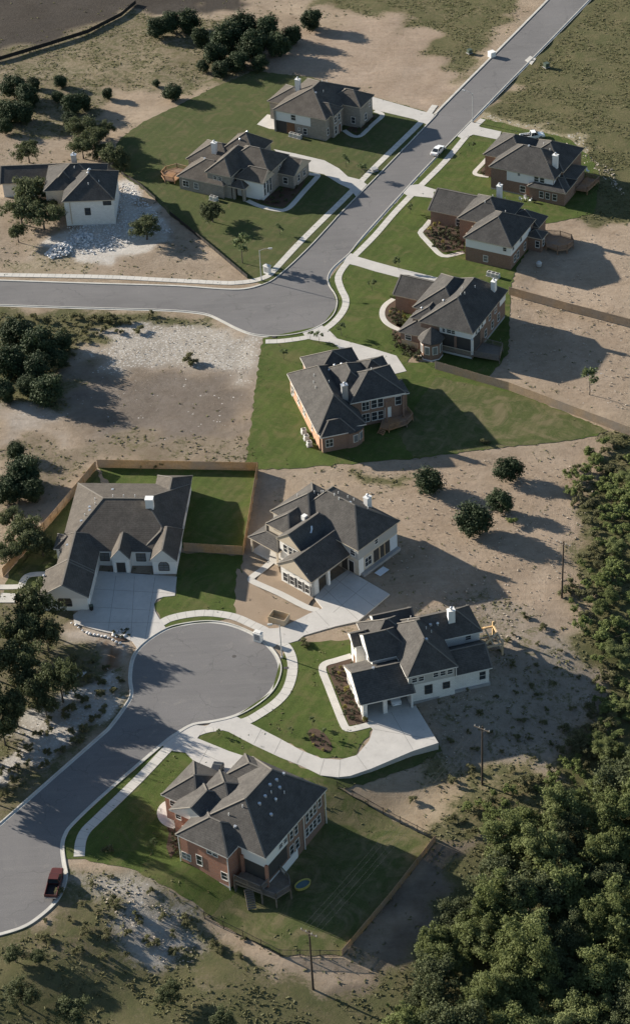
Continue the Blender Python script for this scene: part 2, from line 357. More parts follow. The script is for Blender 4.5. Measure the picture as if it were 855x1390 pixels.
def offset_line(pts,d,closed=False):
    out=[];L=len(pts)
    for i in range(L):
        a=pts[i-1] if (i>0 or closed) else pts[i]; b=pts[(i+1)%L] if (i<L-1 or closed) else pts[i]
        t=(b-a); t=t.normalized() if t.length>1e-9 else Vector((1,0)); n=Vector((t.y,-t.x)); out.append(pts[i]+n*d)
    return out
def band(name,line,w0,w1,z,mat,depth=0.0,kind='structure'):
    a=offset_line(line,w0);b=offset_line(line,w1); bm=bmesh.new()
    va=[bm.verts.new((p.x,p.y,T(p.x,p.y)+z)) for p in a]; vb=[bm.verts.new((p.x,p.y,T(p.x,p.y)+z)) for p in b]
    for i in range(len(line)-1): bm.faces.new((va[i],va[i+1],vb[i+1],vb[i]))
    if depth:
        r=bmesh.ops.extrude_edge_only(bm,edges=[e for e in bm.edges if e.is_boundary])
        for v in r['geom']:
            if isinstance(v,bmesh.types.BMVert): v.co.z-=depth
    bmesh.ops.recalc_face_normals(bm,faces=bm.faces[:])
    if sum(f.normal.z*f.calc_area() for f in bm.faces)<0: bmesh.ops.reverse_faces(bm,faces=bm.faces[:])
    me=bpy.data.meshes.new(name); bm.to_mesh(me); bm.free(); me.materials.append(MAT[mat])
    o=bpy.data.objects.new(name,me); C.objects.link(o)
    if kind: o['kind']=kind
    return o
# ================================================================ THE SETTING
# ---- roads (pavement edges surveyed)
E1=[(830,-92),(734.5,9),(600,145),(588.7,158.6),(520,230),(460,291),(452,300),(416,338.6),(377,374.6),(356.6,386),(331,392.5),(300,392.5),(260,389.5),(220,387.6),(110,384.5),(6,381),(-90,378)]
E2=[(890,-95),(790.6,9.4),(617.5,187),(560,247),(494.7,319.4),(475,343.7),(454.4,361.8),(446,374.6),(446.7,386),(455.7,400.4),(458,413),(452,428.7),(436.4,441.5),(410.7,451.8),(377,456.5),(346,454.4),(323,446.7),(300,435),(283,427.5),(262,424),(220,421),(110,418),(6,414.6),(-90,412)]
E3=[(-40,1153),(5.5,1114),(70,1057),(135,1000),(150,985.8),(171,957),(178,941.6),(176,920),(180.4,893),(195.6,873),(226,853.5),(256.5,846),(287,843.7),(317,849),(347.7,862.6),(369,881),(379.6,899),(379.6,917),(369,938.6),(347.7,957),(320,972),(290,979.7),(262.5,984),(241,996),(220,1011.6),(142,1079),(100.4,1118.6),(89.7,1133.8),(86,1149),(88,1170),(91,1188.6),(86.7,1206.8),(77.5,1223.5),(60.8,1240),(36.5,1257),(6,1267.6),(-40,1278)]
e1=smooth(W2(E1),4); e2=smooth(W2(E2),4); e3=smooth(W2(E3),4)
sheet('upper_road',e1+e2[::-1],'asphalt',0.006); sheet('lower_road',e3,'asphalt',0.006)
for nm,ln,sg in (('upper_road_north_curb',e1,-1),('upper_road_south_curb',e2,1),('lower_road_curb',e3,-1)):
    band(nm,ln,-0.32*sg if False else 0.0,0.42*sg*-1,0.012,'curb_concrete')           # gutter pan just inside
    band(nm.replace('curb','kerb'),ln,0.0,0.20*sg,0.13,'curb_concrete',0.14)
# ---- sidewalks
S1=[(590,143),(573,164),(512.8,223),(485.7,251),(460,277),(436.4,300),(403,333.5),(372,367),(362,375.5),(343.7,381.3),(320.6,384),(300,384),(220,380),(141.5,376),(7.7,373.3),(-90,370.5)]
S2=[(655,162),(637.6,179),(604,219),(570.6,252.5),(537,287),(509,319.4),(482.7,346),(467,361.8),(459,377),(463,392.6),(469,405.5),(467.5,418.4),(457,433.8),(441.5,446.7),(421,457),(385,462.8),(360.5,464)]
S3=[(219,846),(232,839.5),(256.5,834.3),(283.8,832.5),(317,837.3),(344.7,849),(363,858),(385,874.7),(394.8,890),(397,911),(390,935.6),(375,953.8),(350.7,970.5),(332.5,979.7),(302,986.8),(277.7,991),(250,1002.5),(231,1013.7),(188.6,1057.8),(133.8,1111),(117,1127.7),(110,1143),(108,1162.7)]
band('upper_west_sidewalk',smooth(W2(S1),4),-0.7,0.7,0.075,'concrete',0.08)
band('upper_east_sidewalk',smooth(W2(S2),4),-0.7,0.7,0.075,'concrete',0.08)
band('lower_sidewalk',smooth(W2(S3),4),-0.8,0.8,0.075,'concrete',0.08)
j=MB()                                                                     # expansion joints in the sidewalks
for ln,w in ((S1,0.7),(S2,0.7),(S3,0.8)):
    l=smooth(W2(ln),4); acc=0
    for a,b_ in zip(l,l[1:]):
        d=(b_-a); L=d.length; t=1.5-acc
        while t<L:
            p=a+d.normalized()*t; n=Vector((d.y,-d.x)).normalized(); j.bar((p.x-n.x*w*.99,p.y-n.y*w*.99,0.076),(p.x+n.x*w*.99,p.y+n.y*w*.99,0.076),0.05,0.006); t+=1.5
        acc=(acc+L)%1.5
tag(j.build('sidewalk_joints','joint'),kind='structure')
# ---- driveways, walks and patios
def slab(name,px,z,depth=0.2,mat='drive_concrete',sm=0,on=None):
    pts=W2(px)
    if sm: pts=smooth(pts,sm,True)
    n=len(pts); a=sum(pts[i].x*pts[(i+1)%n].y-pts[(i+1)%n].x*pts[i].y for i in range(n))
    if a<0: pts=pts[::-1]
    m_=MB(); m_.prism([(p.x,p.y) for p in pts],z-depth,z); o=m_.build(name,mat); o['kind']='structure'; return o
def joints(name,px_lines,z):
    m_=MB()
    for a,b_ in px_lines:
        p=gz(*a);q=gz(*b_); m_.bar((p[0],p[1],z),(q[0],q[1],z),0.06,0.008)
    o=m_.build(name,'joint'); o['kind']='structure'
slab('ranch_house_driveway',[(127,775),(240.4,783.3),(237.7,809),(222,810.5),(213,813.5),(209.5,820),(211,830.4),(216,839),(223.5,850),(226,853.5),(208,864),(196,873),(188,882),(180,871),(160,862),(130,855),(101,846.5),(100,835),(122,818)],0.083)
joints('ranch_driveway_joints',[((158,782),(147,858)),((183,783),(178,869)),((211,784),(197,871)),((128,800),(238,806)),((120,824),(210,829)),((104,845),(217,846))],0.085)
slab('new_house_driveway',[(441,795),(471.6,774),(529,807),(485.6,843.7),(454.7,850.7),(412.6,863),(404,870),(394,873),(381,872),(369,880),(347.7,862.6),(356,854),(376,853),(391,848),(420,833),(438,826),(426.7,812)],0.083,0.5)
joints('new_driveway_joints',[((500,791),(452,832)),((455,786),(508,824)),((440,799),(486,842)),((476,777),(434,815)),((400,842),(418,860)),((428,830),(447,850))],0.085)
slab('white_house_driveway',[(499,972),(563.9,958),(594.7,1008.8),(559.6,1020),(503.5,1043.9),(475,1053.7),(458.6,1055.5),(436,1053),(408,1039.6),(380,1028.4),(345,1012),(311,994),(281,985.8),(290,979.9),(320,972.5),(329,977),(345,985),(380,1003),(408,1018.6),(436,1029.8),(461.4,1031.8),(483.9,1025.6),(500.7,1006),(506,990.5),(500,984)],0.083,3.2)
joints('white_driveway_joints',[((355,990),(345,1010)),((382,1004),(372,1024)),((412,1020),(403,1037)),((440,1031),(434,1052)),((462,1032),(460,1055)),((484,1026),(498,1045)),((506,990),(590,1005)),((530,966),(560,1018))],0.085)
slab('brick_house_driveway',[(262.5,984.4),(281,986),(268,1002.5),(311,1020),(342,1030),(320,1062),(300,1070),(275,1045),(252,1022),(236,1020),(220,1012),(241,996.4)],0.083)
joints('brick_driveway_joints',[((250,1010),(300,1035)),((285,1012),(270,1038))],0.085)
slab('corner_house_driveway',[(411,452),(436.8,442),(448,450),(457.8,460),(491,469),(537.8,483.3),(551.5,504),(535,508),(500,505),(452,466),(425,462),(417,460)],0.083,0.9)
slab('upper_east_driveway_one',[(470,349.5),(476,344),(486,349),(510,356),(545,365.5),(597,378),(597,390),(545,378),(510,369),(484,361),(466,357)],0.083)
slab('upper_east_driveway_two',[(556,252),(567,250.5),(588.7,257),(605,262),(600,275),(586,269),(552.6,265.5),(547,262)],0.083)
slab('upper_east_driveway_three',[(620,185),(633,172),(640,165),(652,173),(680,179),(676,190),(664,187.5),(642,183),(628,189)],0.083)
slab('upper_west_driveway_one',[(503,131),(545,143),(572,151),(590.5,155.5),(579,169),(561.6,162),(506,149)],0.083)
slab('upper_west_driveway_two',[(372,203),(400,208.6),(440,218),(460,229),(472,240),(490,244.5),(498,251),(483,267),(476,257),(460,249.5),(440,237),(425,234),(400,228)],0.083)
def walk(name,px,w=0.55,z=0.079,sm=3): return band(name,smooth(W2(px),sm),-w,w,z,'concrete',0.08)
walk('new_house_walk',[(374,758),(358,772),(343,783),(341,787),(346,791),(380,806),(415,824),(432,829)],0.6)
walk('white_house_walk',[(477,890.4),(455,897),(441,901.5),(437.5,910),(445,930),(457,961),(467,985),(473,990),(484,988.5),(502,984)],0.6)
walk('brick_house_walk',[(238,1088),(226,1093),(220.5,1101),(222,1110),(229,1117),(240,1121)],0.75)
walk('corner_turret_walk',[(534,406),(524,413),(519,421),(519,430),(524,438),(533,444),(542,448)],0.55)
walk('garden_walk',[(584,299),(576,309),(570,316),(578,326),(590,339),(597,345.5),(606.7,348),(629,342.5)],0.55,sm=2)
walk('upper_short_walk',[(663,213),(652,225),(644.5,233),(645,236.5),(651,238.5),(663,240)],0.5)
walk('upper_left_walk',[(467,177),(476,183.5),(484,185.5),(492,182.6),(506,169),(518,158.5),(517,154),(508,151)],0.55)
walk('long_front_walk',[(336,272.5),(350,279),(364,283),(380,285.8),(388,284.5),(396,279),(414,258.5),(430,241),(430,237.5),(418,236)],0.6)
walk('ranch_side_walk',[(-20,797),(18,797),(29,795),(33,787),(42,780.5),(70,779)],0.6)
slab('back_patio',[(349,169),(363,155.5),(395,162),(395,174),(378,176.5),(366,175)],0.06,0.1,'concrete')
slab('ranch_far_path',[(2,805),(22,806),(20,818),(0,818)],0.05,0.1,'concrete')
slab('road_end_stub',[(712,82),(719,76),(727,80),(721,88)],0.06,0.1,'concrete')
# ---- lawns
def lawn(name,px,mat,off=0.03,sm=0):
    pts=W3(px); pts=smooth(pts,sm,True) if sm else pts
    out=[]; q=random.Random(len(px)+int(px[0][0])); L=len(pts)
    for i in range(L):                                            # ragged edges where turf meets open ground
        a=pts[i]; b_=pts[(i+1)%L]; n=max(1,int((b_-a).length/0.9)); out.append(a)
        nv=(b_-a).normalized() if (b_-a).length>1e-6 else Vector((1,0)); nv=Vector((nv.y,-nv.x))
        for k in range(1,n):
            p=a.lerp(b_,k/n); far=min(min((p-v).length for v in e) for e in (e1,e2,e3))
            out.append(p+nv*(q.uniform(-.28,.28) if far>2.0 and mat!='mulch' else 0))
    pts=out
    return sheet(name,pts,mat,off)
lawn('upper_west_lawn',[(345,96),(375,100),(420,104),(505,131),(545,142),(590,155),(588,158.8),(520,231),(452,300.5),(416,339),(377,375),(356,386.4),(338,379),(292,340),(230,291),(212,272),(190,254),(160,233),(150,212),(162,190),(195,165),(243,143),(290,119)],'lawn_dull')
lawn('upper_east_lawn',[(655,160),(700,172),(745,182),(770,188),(800,212),(815,240),(806,290),(760,300),(735,305),(725,325),(700,365),(693,391),(690,480),(655,520),(594,492),(566,478),(552,492),(500,478),(457,462),(436.8,442),(458,414),(446,380),(475,343.9),(617.8,187)],'lawn_bright')
lawn('corner_house_lawn',[(357,459),(436.4,442.2),(470,458),(552,492),(594,492),(700,532),(820,583),(810,592),(740,601),(640,612),(570,622),(470,630),(400,636),(332,638),(337,600),(348,520)],'lawn_bright',0.037)
lawn('corner_house_back_lawn',[(590,512),(700,534),(825,585),(780,597),(640,612),(560,620),(540,590)],'lawn_dry',0.045)
lawn('ranch_back_lawn',[(132,634),(349,637),(331,750),(249,744),(180,700)],'lawn_bright')
lawn('ranch_side_lawn',[(240,750),(330,754),(326,800),(320,837),(290,843.9),(256.5,846.4),(226,853.9),(209,820),(222,810),(238,809)],'lawn_bright')
lawn('ranch_left_lawn',[(131,638),(160,700),(85,800),(60,800),(40,806),(5,806),(12,778),(60,720)],'lawn_dull')
lawn('white_house_lawn',[(392,872),(474,868),(490,900),(506,988),(480,1028),(436,1030),(380,1004),(338,983),(320,972.4),(369,939),(379.9,899)],'lawn_bright')
lawn('brick_house_front_lawn',[(262.5,984.4),(310,992),(380,1029),(436,1053.5),(470,1058),(450,1075),(380,1060),(330,1130),(320,1215),(290,1245),(230,1205),(180,1180),(106,1166),(91,1166),(86.4,1149),(89.9,1134),(100.6,1119),(142.5,1079.4),(220.2,1012)],'lawn_bright')
lawn('brick_house_back_lawn',[(436,1056),(458,1068),(520,1105),(590,1141),(530,1220),(463,1298),(380,1297),(330,1272),(284,1247),(300,1225),(320,1212),(330,1120),(380,1058)],'lawn_dry',0.04)
lawn('white_house_side_lawn',[(436,1056),(475,1056),(520,1040),(560,1022),(596,1012),(600,1020),(560,1042),(500,1062),(466,1070)],'lawn_dull',0.045)
def bed(name,px,sm=0,mat='mulch'): 
    o=lawn(name,px,mat,0.055,sm); return o
bed('garden_bed',[(586,300),(574,315),(600,343),(629,338),(629,312),(602,292)])
bed('turret_bed',[(536,408),(522,423),(530,439),(560,452),(572,470),(556,480),(538,462),(532,448),(545,430)],2)
bed('white_house_bed',[(478,893),(443,904),(455,935),(474,985),(502,981),(492,960),(485,940),(486,915)])
bed('long_front_bed',[(345,272),(366,279),(385,282),(405,262),(415,245),(395,250),(370,262)])
bed('upper_left_bed',[(470,175),(485,182),(497,172),(512,156),(500,158),(486,168)])
bed('upper_short_bed',[(664,217),(649,235),(664,238)])
bed('brick_front_bed',[(238,1094),(228,1098),(226,1108),(240,1115),(243,1150),(232,1165),(226,1150),(230,1130),(224,1118)],0)
bed('lawn_island_bed',[(418,994),(425,989),(437,993),(446,1003),(451,1015),(447,1021),(436,1019),(424,1010)],2)
bed('driveway_island_bed',[(147,858),(156,852),(172,850),(183,858),(178,868),(160,870)],2)
bed('ranch_wall_bed',[(133,778),(148,779),(148,788),(133,787)]); 
bed('ranch_wall_bed_right',[(180,778),(204,779),(204,788),(180,787)])
bed('new_house_yard',[(376,762),(350,785),(347,789),(418,823),(428,810),(384,786)],0,'bare_soil')
bed('new_house_front_strip',[(322,772),(336,786),(384,818),(436,833),(420,845),(392,850),(370,855),(348,848),(320,836)],2,'bare_soil')

# ---- terrain sheet with its ground regions
dark=(0.16,0.135,0.105); tan=(0.32,0.255,0.19); grey=(0.235,0.205,0.175); pale=(0.40,0.365,0.32); olive=(0.17,0.145,0.085); chalk=(0.50,0.47,0.43); shade_blk=(0.06,0.052,0.045)
REG=[ # outline in photo px, tone, weed cover, rock, softness (m)
 ([(-200,-200),(1100,-200),(1100,1500),(-200,1500)],tan,0.25,0.2,1),
 ([(-200,-200),(340,-200),(340,8),(170,20),(0,85),(-200,120)],shade_blk,0.25,0.0,3),  # shade over the top left corner, painted into the soil tone
 ([(0,75),(165,22),(300,20),(420,60),(380,95),(240,140),(130,180),(0,190)],(0.215,0.18,0.125),0.52,0.15,6),
 ([(100,60),(230,60),(220,140),(100,110)],(0.23,0.19,0.13),0.5,0.2,5),
 ([(130,170),(150,120),(240,130),(345,95),(300,112),(200,162)],tan,0.0,0.2,3),
 ([(350,55),(560,15),(620,120),(590,150),(505,130),(430,105),(345,96)],(0.33,0.26,0.20),0.15,0.25,5),
 ([(380,-200),(760,-200),(700,20),(625,112),(590,80),(570,30),(430,10)],olive,0.62,0.1,5),
 ([(860,-100),(1200,-200),(1200,300),(815,240),(770,190),(655,155),(760,20)],olive,0.66,0.12,4),
 ([(655,150),(800,190),(860,250),(840,290),(790,240),(740,180),(665,170)],(0.30,0.26,0.17),0.4,0.75,4),
 ([(0,180),(130,190),(165,240),(235,300),(330,378),(0,372),(-200,372)],(0.29,0.235,0.18),0.32,0.2,4),
 ([(150,235),(185,250),(235,320),(200,325),(165,345),(90,350),(60,345),(90,305),(158,303)],chalk,0.0,1.0,3),
 ([(0,345),(120,350),(120,372),(0,370)],(0.28,0.235,0.17),0.4,0.2,3),
 ([(-200,416),(220,421),(290,432),(260,450),(170,446),(110,470),(95,560),(-200,560)],(0.17,0.15,0.09),0.68,0.1,4),
 ([(130,455),(200,440),(300,437),(350,462),(355,510),(250,500),(120,500)],(0.36,0.33,0.29),0.22,0.85,5),
 ([(100,495),(350,510),(348,560),(300,600),(130,600),(90,545)],(0.175,0.148,0.125),0.25,0.4,10),
 ([(0,545),(90,545),(80,590),(0,600)],(0.33,0.29,0.25),0.12,0.4,5),
 ([(120,590),(345,590),(348,630),(130,628),(60,680),(0,700),(0,610)],(0.215,0.175,0.13),0.42,0.25,5),
 ([(335,640),(400,640),(350,720),(345,790),(325,830),(330,750),(352,640)],(0.28,0.23,0.18),0.15,0.25,3),
 ([(480,632),(640,612),(840,590),(860,640),(790,800),(740,880),(600,850),(530,740),(535,680)],(0.31,0.245,0.185),0.25,0.25,5),
 ([(480,640),(560,650),(555,665),(490,660)],(0.2,0.17,0.1),0.7,0.0,3),
 ([(690,395),(735,305),(870,300),(870,440),(780,415)],(0.34,0.27,0.205),0.12,0.2,4),
 ([(690,400),(870,440),(870,560),(700,520),(600,490),(680,460)],(0.31,0.245,0.185),0.27,0.35,4),
 ([(800,200),(870,220),(870,300),(800,300),(770,300)],olive,0.75,0.1,4),
 ([(600,850),(670,850),(800,860),(800,960),(760,1020),(600,1050),(590,1010),(560,960)],(0.26,0.225,0.185),0.42,0.35,5),
 ([(560,830),(640,800),(760,850),(700,900),(670,880)],(0.26,0.22,0.18),0.42,0.2,6),
 ([(470,1062),(590,1040),(600,1100),(560,1125)],(0.34,0.27,0.19),0.3,0.15,3),
 ([(590,1040),(700,1020),(790,1040),(700,1100),(620,1140),(580,1130)],(0.24,0.20,0.12),0.62,0.1,4),
 ([(590,1140),(680,1100),(600,1250),(540,1310),(460,1310),(530,1225)],(0.17,0.14,0.11),0.3,0.15,4),
 ([(840,590),(1200,560),(1200,1500),(700,1500),(560,1300),(640,1150),(760,1060),(810,950),(810,860),(780,780),(800,680)],(0.13,0.125,0.06),0.85,0.0,5),
 ([(-200,830),(60,800),(100,850),(190,880),(175,940),(150,985),(5,1114),(-200,1250)],(0.17,0.148,0.10),0.55,0.25,3),
 ([(100,852),(180,868),(185,890),(140,900),(90,880)],(0.34,0.30,0.26),0.0,0.3,3),
 ([(125,880),(165,880),(168,900),(130,905)],(0.16,0.10,0.06),0.2,0.1,2),
 ([(40,990),(150,900),(165,930),(100,1000),(0,1070),(-20,1040)],(0.42,0.40,0.37),0.2,1.0,3),
 ([(91,1175),(200,1185),(290,1250),(370,1297),(300,1400),(-200,1400),(-200,1280),(10,1270),(80,1225)],(0.165,0.14,0.09),0.6,0.3,3),
 ([(110,1190),(170,1190),(260,1250),(270,1290),(200,1295),(150,1230)],(0.33,0.31,0.28),0.3,0.5,6),
 ([(-100,1310),(1000,1300),(1000,1500),(-100,1500)],(0.15,0.13,0.08),0.7,0.2,6),
]
xs=np.concatenate([np.linspace(-900,-90,28),np.arange(-85,100,1.0),np.linspace(104,900,28)])
ys=np.concatenate([np.linspace(-300,155,16),np.arange(160,535,1.0),np.linspace(540,1600,30)])
X,Y=np.meshgrid(xs,ys); sh=X.shape; P2=np.stack([X.ravel(),Y.ravel()],1)
soil=np.tile(np.array(tan),(len(P2),1)); green=np.full(len(P2),0.3); rock=np.full(len(P2),0.2)
def sdist(P,poly):
    ins=np.zeros(len(P),bool); dm=np.full(len(P),1e9)
    for i in range(len(poly)):
        a=np.array(poly[i]);b_=np.array(poly[(i+1)%len(poly)]); e=b_-a
        w=P-a; t=np.clip((w@e)/(e@e),0,1); dm=np.minimum(dm,np.hypot(*(w-t[:,None]*e).T))
        cnd=((a[1]>P[:,1])!=(b_[1]>P[:,1])); 
        with np.errstate(divide='ignore',invalid='ignore'): xx=(b_[0]-a[0])*(P[:,1]-a[1])/(b_[1]-a[1])+a[0]
        ins^=cnd&(P[:,0]<xx)
    return np.where(ins,dm,-dm)
wx=np.zeros(len(P2)); wy=np.zeros(len(P2)); wr=np.random.default_rng(11)
for k in range(24):
    fx,fy=wr.normal(0,0.55,2); ph=wr.uniform(0,6.28,2); am=0.9/(0.4+math.hypot(fx,fy)); wx+=am*np.sin(P2[:,0]*fx+P2[:,1]*fy+ph[0])*0.55; wy+=am*np.cos(P2[:,0]*fx-P2[:,1]*fy+ph[1])*0.55
PW_=P2+np.stack([wx,wy],1)
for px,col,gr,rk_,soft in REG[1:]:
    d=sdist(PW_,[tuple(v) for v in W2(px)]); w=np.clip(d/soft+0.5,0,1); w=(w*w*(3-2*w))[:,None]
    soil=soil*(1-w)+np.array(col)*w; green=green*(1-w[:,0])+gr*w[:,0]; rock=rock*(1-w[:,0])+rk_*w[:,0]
Z=np.array([T(x,y) for x,y in P2])
# gentle humps on open ground only
npr=np.random.default_rng(3)
hump=np.zeros(len(P2))
for k in range(60):
    fx,fy=npr.normal(0,0.22,2); ph=npr.uniform(0,6.28); hump+=np.sin(P2[:,0]*fx+P2[:,1]*fy+ph)
hump=(hump/60**.5*0.10-0.25)
Z=Z+np.minimum(hump,-0.02)*0.6-0.02
# keep it tight under paved and mown areas: flatten near them
keep=np.full(len(P2),1e9)
for ob in [o for o in C.objects if o.get('kind')=='structure' and o.type=='MESH' and ('lawn' in o.name or 'road' in o.name or 'sidewalk' in o.name)]:
    v=np.array([q.co[:2] for q in ob.data.vertices])
    if len(v)<6000:
        for i in range(0,len(P2),4000):
            pp=P2[i:i+4000]; 
            if pp[:,1].max()<v[:,1].min()-5 or pp[:,1].min()>v[:,1].max()+5: continue
            dd=((pp[:,None,:]-v[None])**2).sum(2).min(1)**.5; keep[i:i+4000]=np.minimum(keep[i:i+4000],dd)
kk=np.clip((keep-1.0)/3,0,1)
Z0=np.array([T(x,y) for x,y in P2])-0.02
Z=Z0+(Z-Z0)*kk
nx_=len(xs); ny_=len(ys)
idx=np.arange(nx_*ny_).reshape(ny_,nx_)
F_=np.stack([idx[:-1,:-1].ravel(),idx[:-1,1:].ravel(),idx[1:,1:].ravel(),idx[1:,:-1].ravel()],1)
me=bpy.data.meshes.new('ground'); me.from_pydata(np.c_[P2,Z].tolist(),[],F_.tolist())
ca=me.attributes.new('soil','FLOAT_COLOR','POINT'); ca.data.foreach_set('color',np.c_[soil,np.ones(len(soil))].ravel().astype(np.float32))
for nme,arr in (('green',green),('rock',rock)):
    a_=me.attributes.new(nme,'FLOAT','POINT'); a_.data.foreach_set('value',arr.astype(np.float32))
me.materials.append(MAT['terrain']); me.polygons.foreach_set('use_smooth',[True]*len(me.polygons)); me.update()
o=bpy.data.objects.new('ground',me); C.objects.link(o); o['kind']='structure'
def zt(x,y): return T(x,y)-0.05
# ================================================================ HOUSES
class House:
    def __init__(s,name,org,z,ang,label,roofmat='shingle_grey',trim='tan_trim',cat='house',group=None):
        x,y=gz(org[0],org[1],z) if not isinstance(org,Vector) else org
        s.root=empty(name,(x,y,0),math.radians(ang),label,cat,group)
        s.planes=[]; s.rm=roofmat; s.trim=trim; s.wmb={}; s.rmb=MB(); s.cmb=MB(); s.k=0; s.roofs=[]
    def wing(s,u0,v0,u1,v1,ez,ax='u',sl=0.7,ends=('h','h'),mat='brick_brown',base=-3.2,inset=0.42,wall=True,rz=None,ceil=None,uppermat=None,upz=3.1,offset=0.5):
        """eave outline, eave height, ridge axis, slope and end types; walls stand inset from the eaves"""
        s.k+=1; e=s.k*0.004; i=inset-e
        if ax=='u': half=(v1-v0)*offset; far=(v1-v0)-half; L=u1-u0
        else: half=(u1-u0)*offset; far=(u1-u0)-half; L=v1-v0
        zr=ez+sl*half if rz is None else rz
        ins=[]
        for t in ends: ins.append(0.0 if t=='g' else (min(half,L/2-0.01) if t=='h' else float(t)))
        if ax=='u':
            vr=v0+half; A=(u0+ins[0],vr,zr);B=(u1-ins[1],vr,zr)
        else:
            ur=u0+half; A=(ur,v0+ins[0],zr);B=(ur,v1-ins[1],zr)
        ft=0.2; c=[(u0,v0),(u1,v0),(u1,v1),(u0,v1)]
        vs=[(x,y,ez-ft) for x,y in c]+[(x,y,ez) for x,y in c]+[A,B]
        fs=[(0,3,2,1),(0,1,5,4),(1,2,6,5),(2,3,7,6),(3,0,4,7)]; ms=[1,1,1,1,1]
        if ax=='u': rf=[(4,5,9,8),(6,7,8,9),(7,4,8),(5,6,9)]
        else: rf=[(5,6,9,8),(7,4,8,9),(4,5,8),(6,7,9)]
        gm=[0,0,1 if ends[0]=='g' else 0,1 if ends[1]=='g' else 0]
        o=len(s.rmb.v); s.rmb.v+=vs; s.rmb.f+=[tuple(q+o for q in f) for f in fs+rf]; s.rmb.m+=ms+gm
        # ridge and hip caps
        up=Vector((0,0,0.03)); 
        def cap(p,q):
            if (Vector(p)-Vector(q)).length>0.3: s.cmb.bar(Vector(p)+up,Vector(q)+up,0.26,0.05)
        cap(A,B); cc=[(x,y,ez) for x,y in c]
        near=[(0,3),(1,2)] if ax=='u' else [(0,1),(3,2)]
        for end,P_ in ((0,A),(1,B)):
            for q in near[end]: cap(cc[q],P_)
        if wall:
            def wb(m): return s.wmb.setdefault(m,MB())
            W_=wb(mat); zt_=ez-0.02
            top=zr if 'g' in ends else zt_
            for fc,pl,a_,b_ in (('S',v0+i,u0+i,u1-i),('N',v1-i,u0+i,u1-i),('W',u0+i,v0+i,v1-i),('E',u1-i,v0+i,v1-i)):
                s.planes.append((fc,pl,a_,b_,base,top))
                if uppermat: s.planes.append((fc,pl+(-0.03 if fc in 'SW' else 0.03),a_,b_,upz,top))
            if uppermat: W_.box(u0+i,v0+i,base,u1-i,v1-i,upz); wb(uppermat).box(u0+i-0.03,v0+i-0.03,upz-0.001,u1-i+0.03,v1-i+0.03,zt_)
            else: W_.box(u0+i,v0+i,base,u1-i,v1-i,zt_)
            m2=wb(uppermat or mat); ee=0.0
            for end in (0,1):
                if ends[end]=='g':
                    d=0.03 if uppermat else 0.0
                    zz=zr-0.12-sl*0.0; th=0.25
                    if ax=='u':
                        x=u0+i-d if end==0 else u1-i+d; x2=x+th if end==0 else x-th; hw0=v0+i;hw1=v1-i;vm=(v0+half)
                        t0=ez+(zr-ez)*(i/half)-0.1; t1=ez+(zr-ez)*(i/far)-0.1
                        pr=[(hw0,zt_-0.02),(hw1,zt_-0.02),(hw1,t1),(vm,zz),(hw0,t0)]
                        vs=[(x,a,b_) for a,b_ in pr]+[(x2,a,b_) for a,b_ in pr]
                    else:
                        y=v0+i-d if end==0 else v1-i+d; y2=y+th if end==0 else y-th; hw0=u0+i;hw1=u1-i;vm=(u0+half)
                        t0=ez+(zr-ez)*(i/half)-0.1; t1=ez+(zr-ez)*(i/far)-0.1
                        pr=[(hw0,zt_-0.02),(hw1,zt_-0.02),(hw1,t1),(vm,zz),(hw0,t0)]
                        vs=[(a,y,b_) for a,b_ in pr]+[(a,y2,b_) for a,b_ in pr]
                    m2.add(vs,[(0,1,2,3,4),(9,8,7,6,5),(0,5,6,1),(1,6,7,2),(2,7,8,3),(3,8,9,4),(4,9,5,0)])
        s.roofs.append((u0,v0,u1,v1,ez,ax,zr,half,far,ins))
        return i
    def rz(s,u,v):
        """height of the roof surface at u,v"""
        best=0
        for (u0,v0,u1,v1,ez,ax,zr,half,far,ins) in s.roofs:
            if not(u0<=u<=u1 and v0<=v<=v1): continue
            if ax=='u': a=min((v-v0)/half,(v1-v)/far); en=[(u-u0),(u1-u)]
            else: a=min((u-u0)/half,(u1-u)/far); en=[(v-v0),(v1-v)]
            for d,i_ in zip(en,ins):
                if i_>0: a=min(a,d/i_)
            best=max(best,ez+(zr-ez)*a)
        return best
    def snap(s,face,plane,a,z):
        c=[p[1] for p in s.planes if p[0]==face and abs(p[1]-plane)<0.3 and p[2]-0.3<=a<=p[3]+0.3 and p[4]-0.2<=z<=p[5]+0.2]
        if not c: return plane
        return min(c) if face in 'SW' else max(c)
    def panel(s,face,plane,a0,a1,z0,z1,mat,name='siding',th=0.06):
        plane=s.snap(face,plane,(a0+a1)/2,(z0+z1)/2)
        s.planes.append((face,plane+(-th if face in 'SW' else th),a0,a1,z0,z1))
        m_=MB()
        if face=='S': m_.box(a0,plane-th,z0,a1,plane+0.02,z1)
        if face=='N': m_.box(a0,plane-0.02,z0,a1,plane+th,z1)
        if face=='W': m_.box(plane-th,a0,z0,plane+0.02,a1,z1)
        if face=='E': m_.box(plane-0.02,a0,z0,plane+th,a1,z1)
        return m_.build(name,mat,s.root)
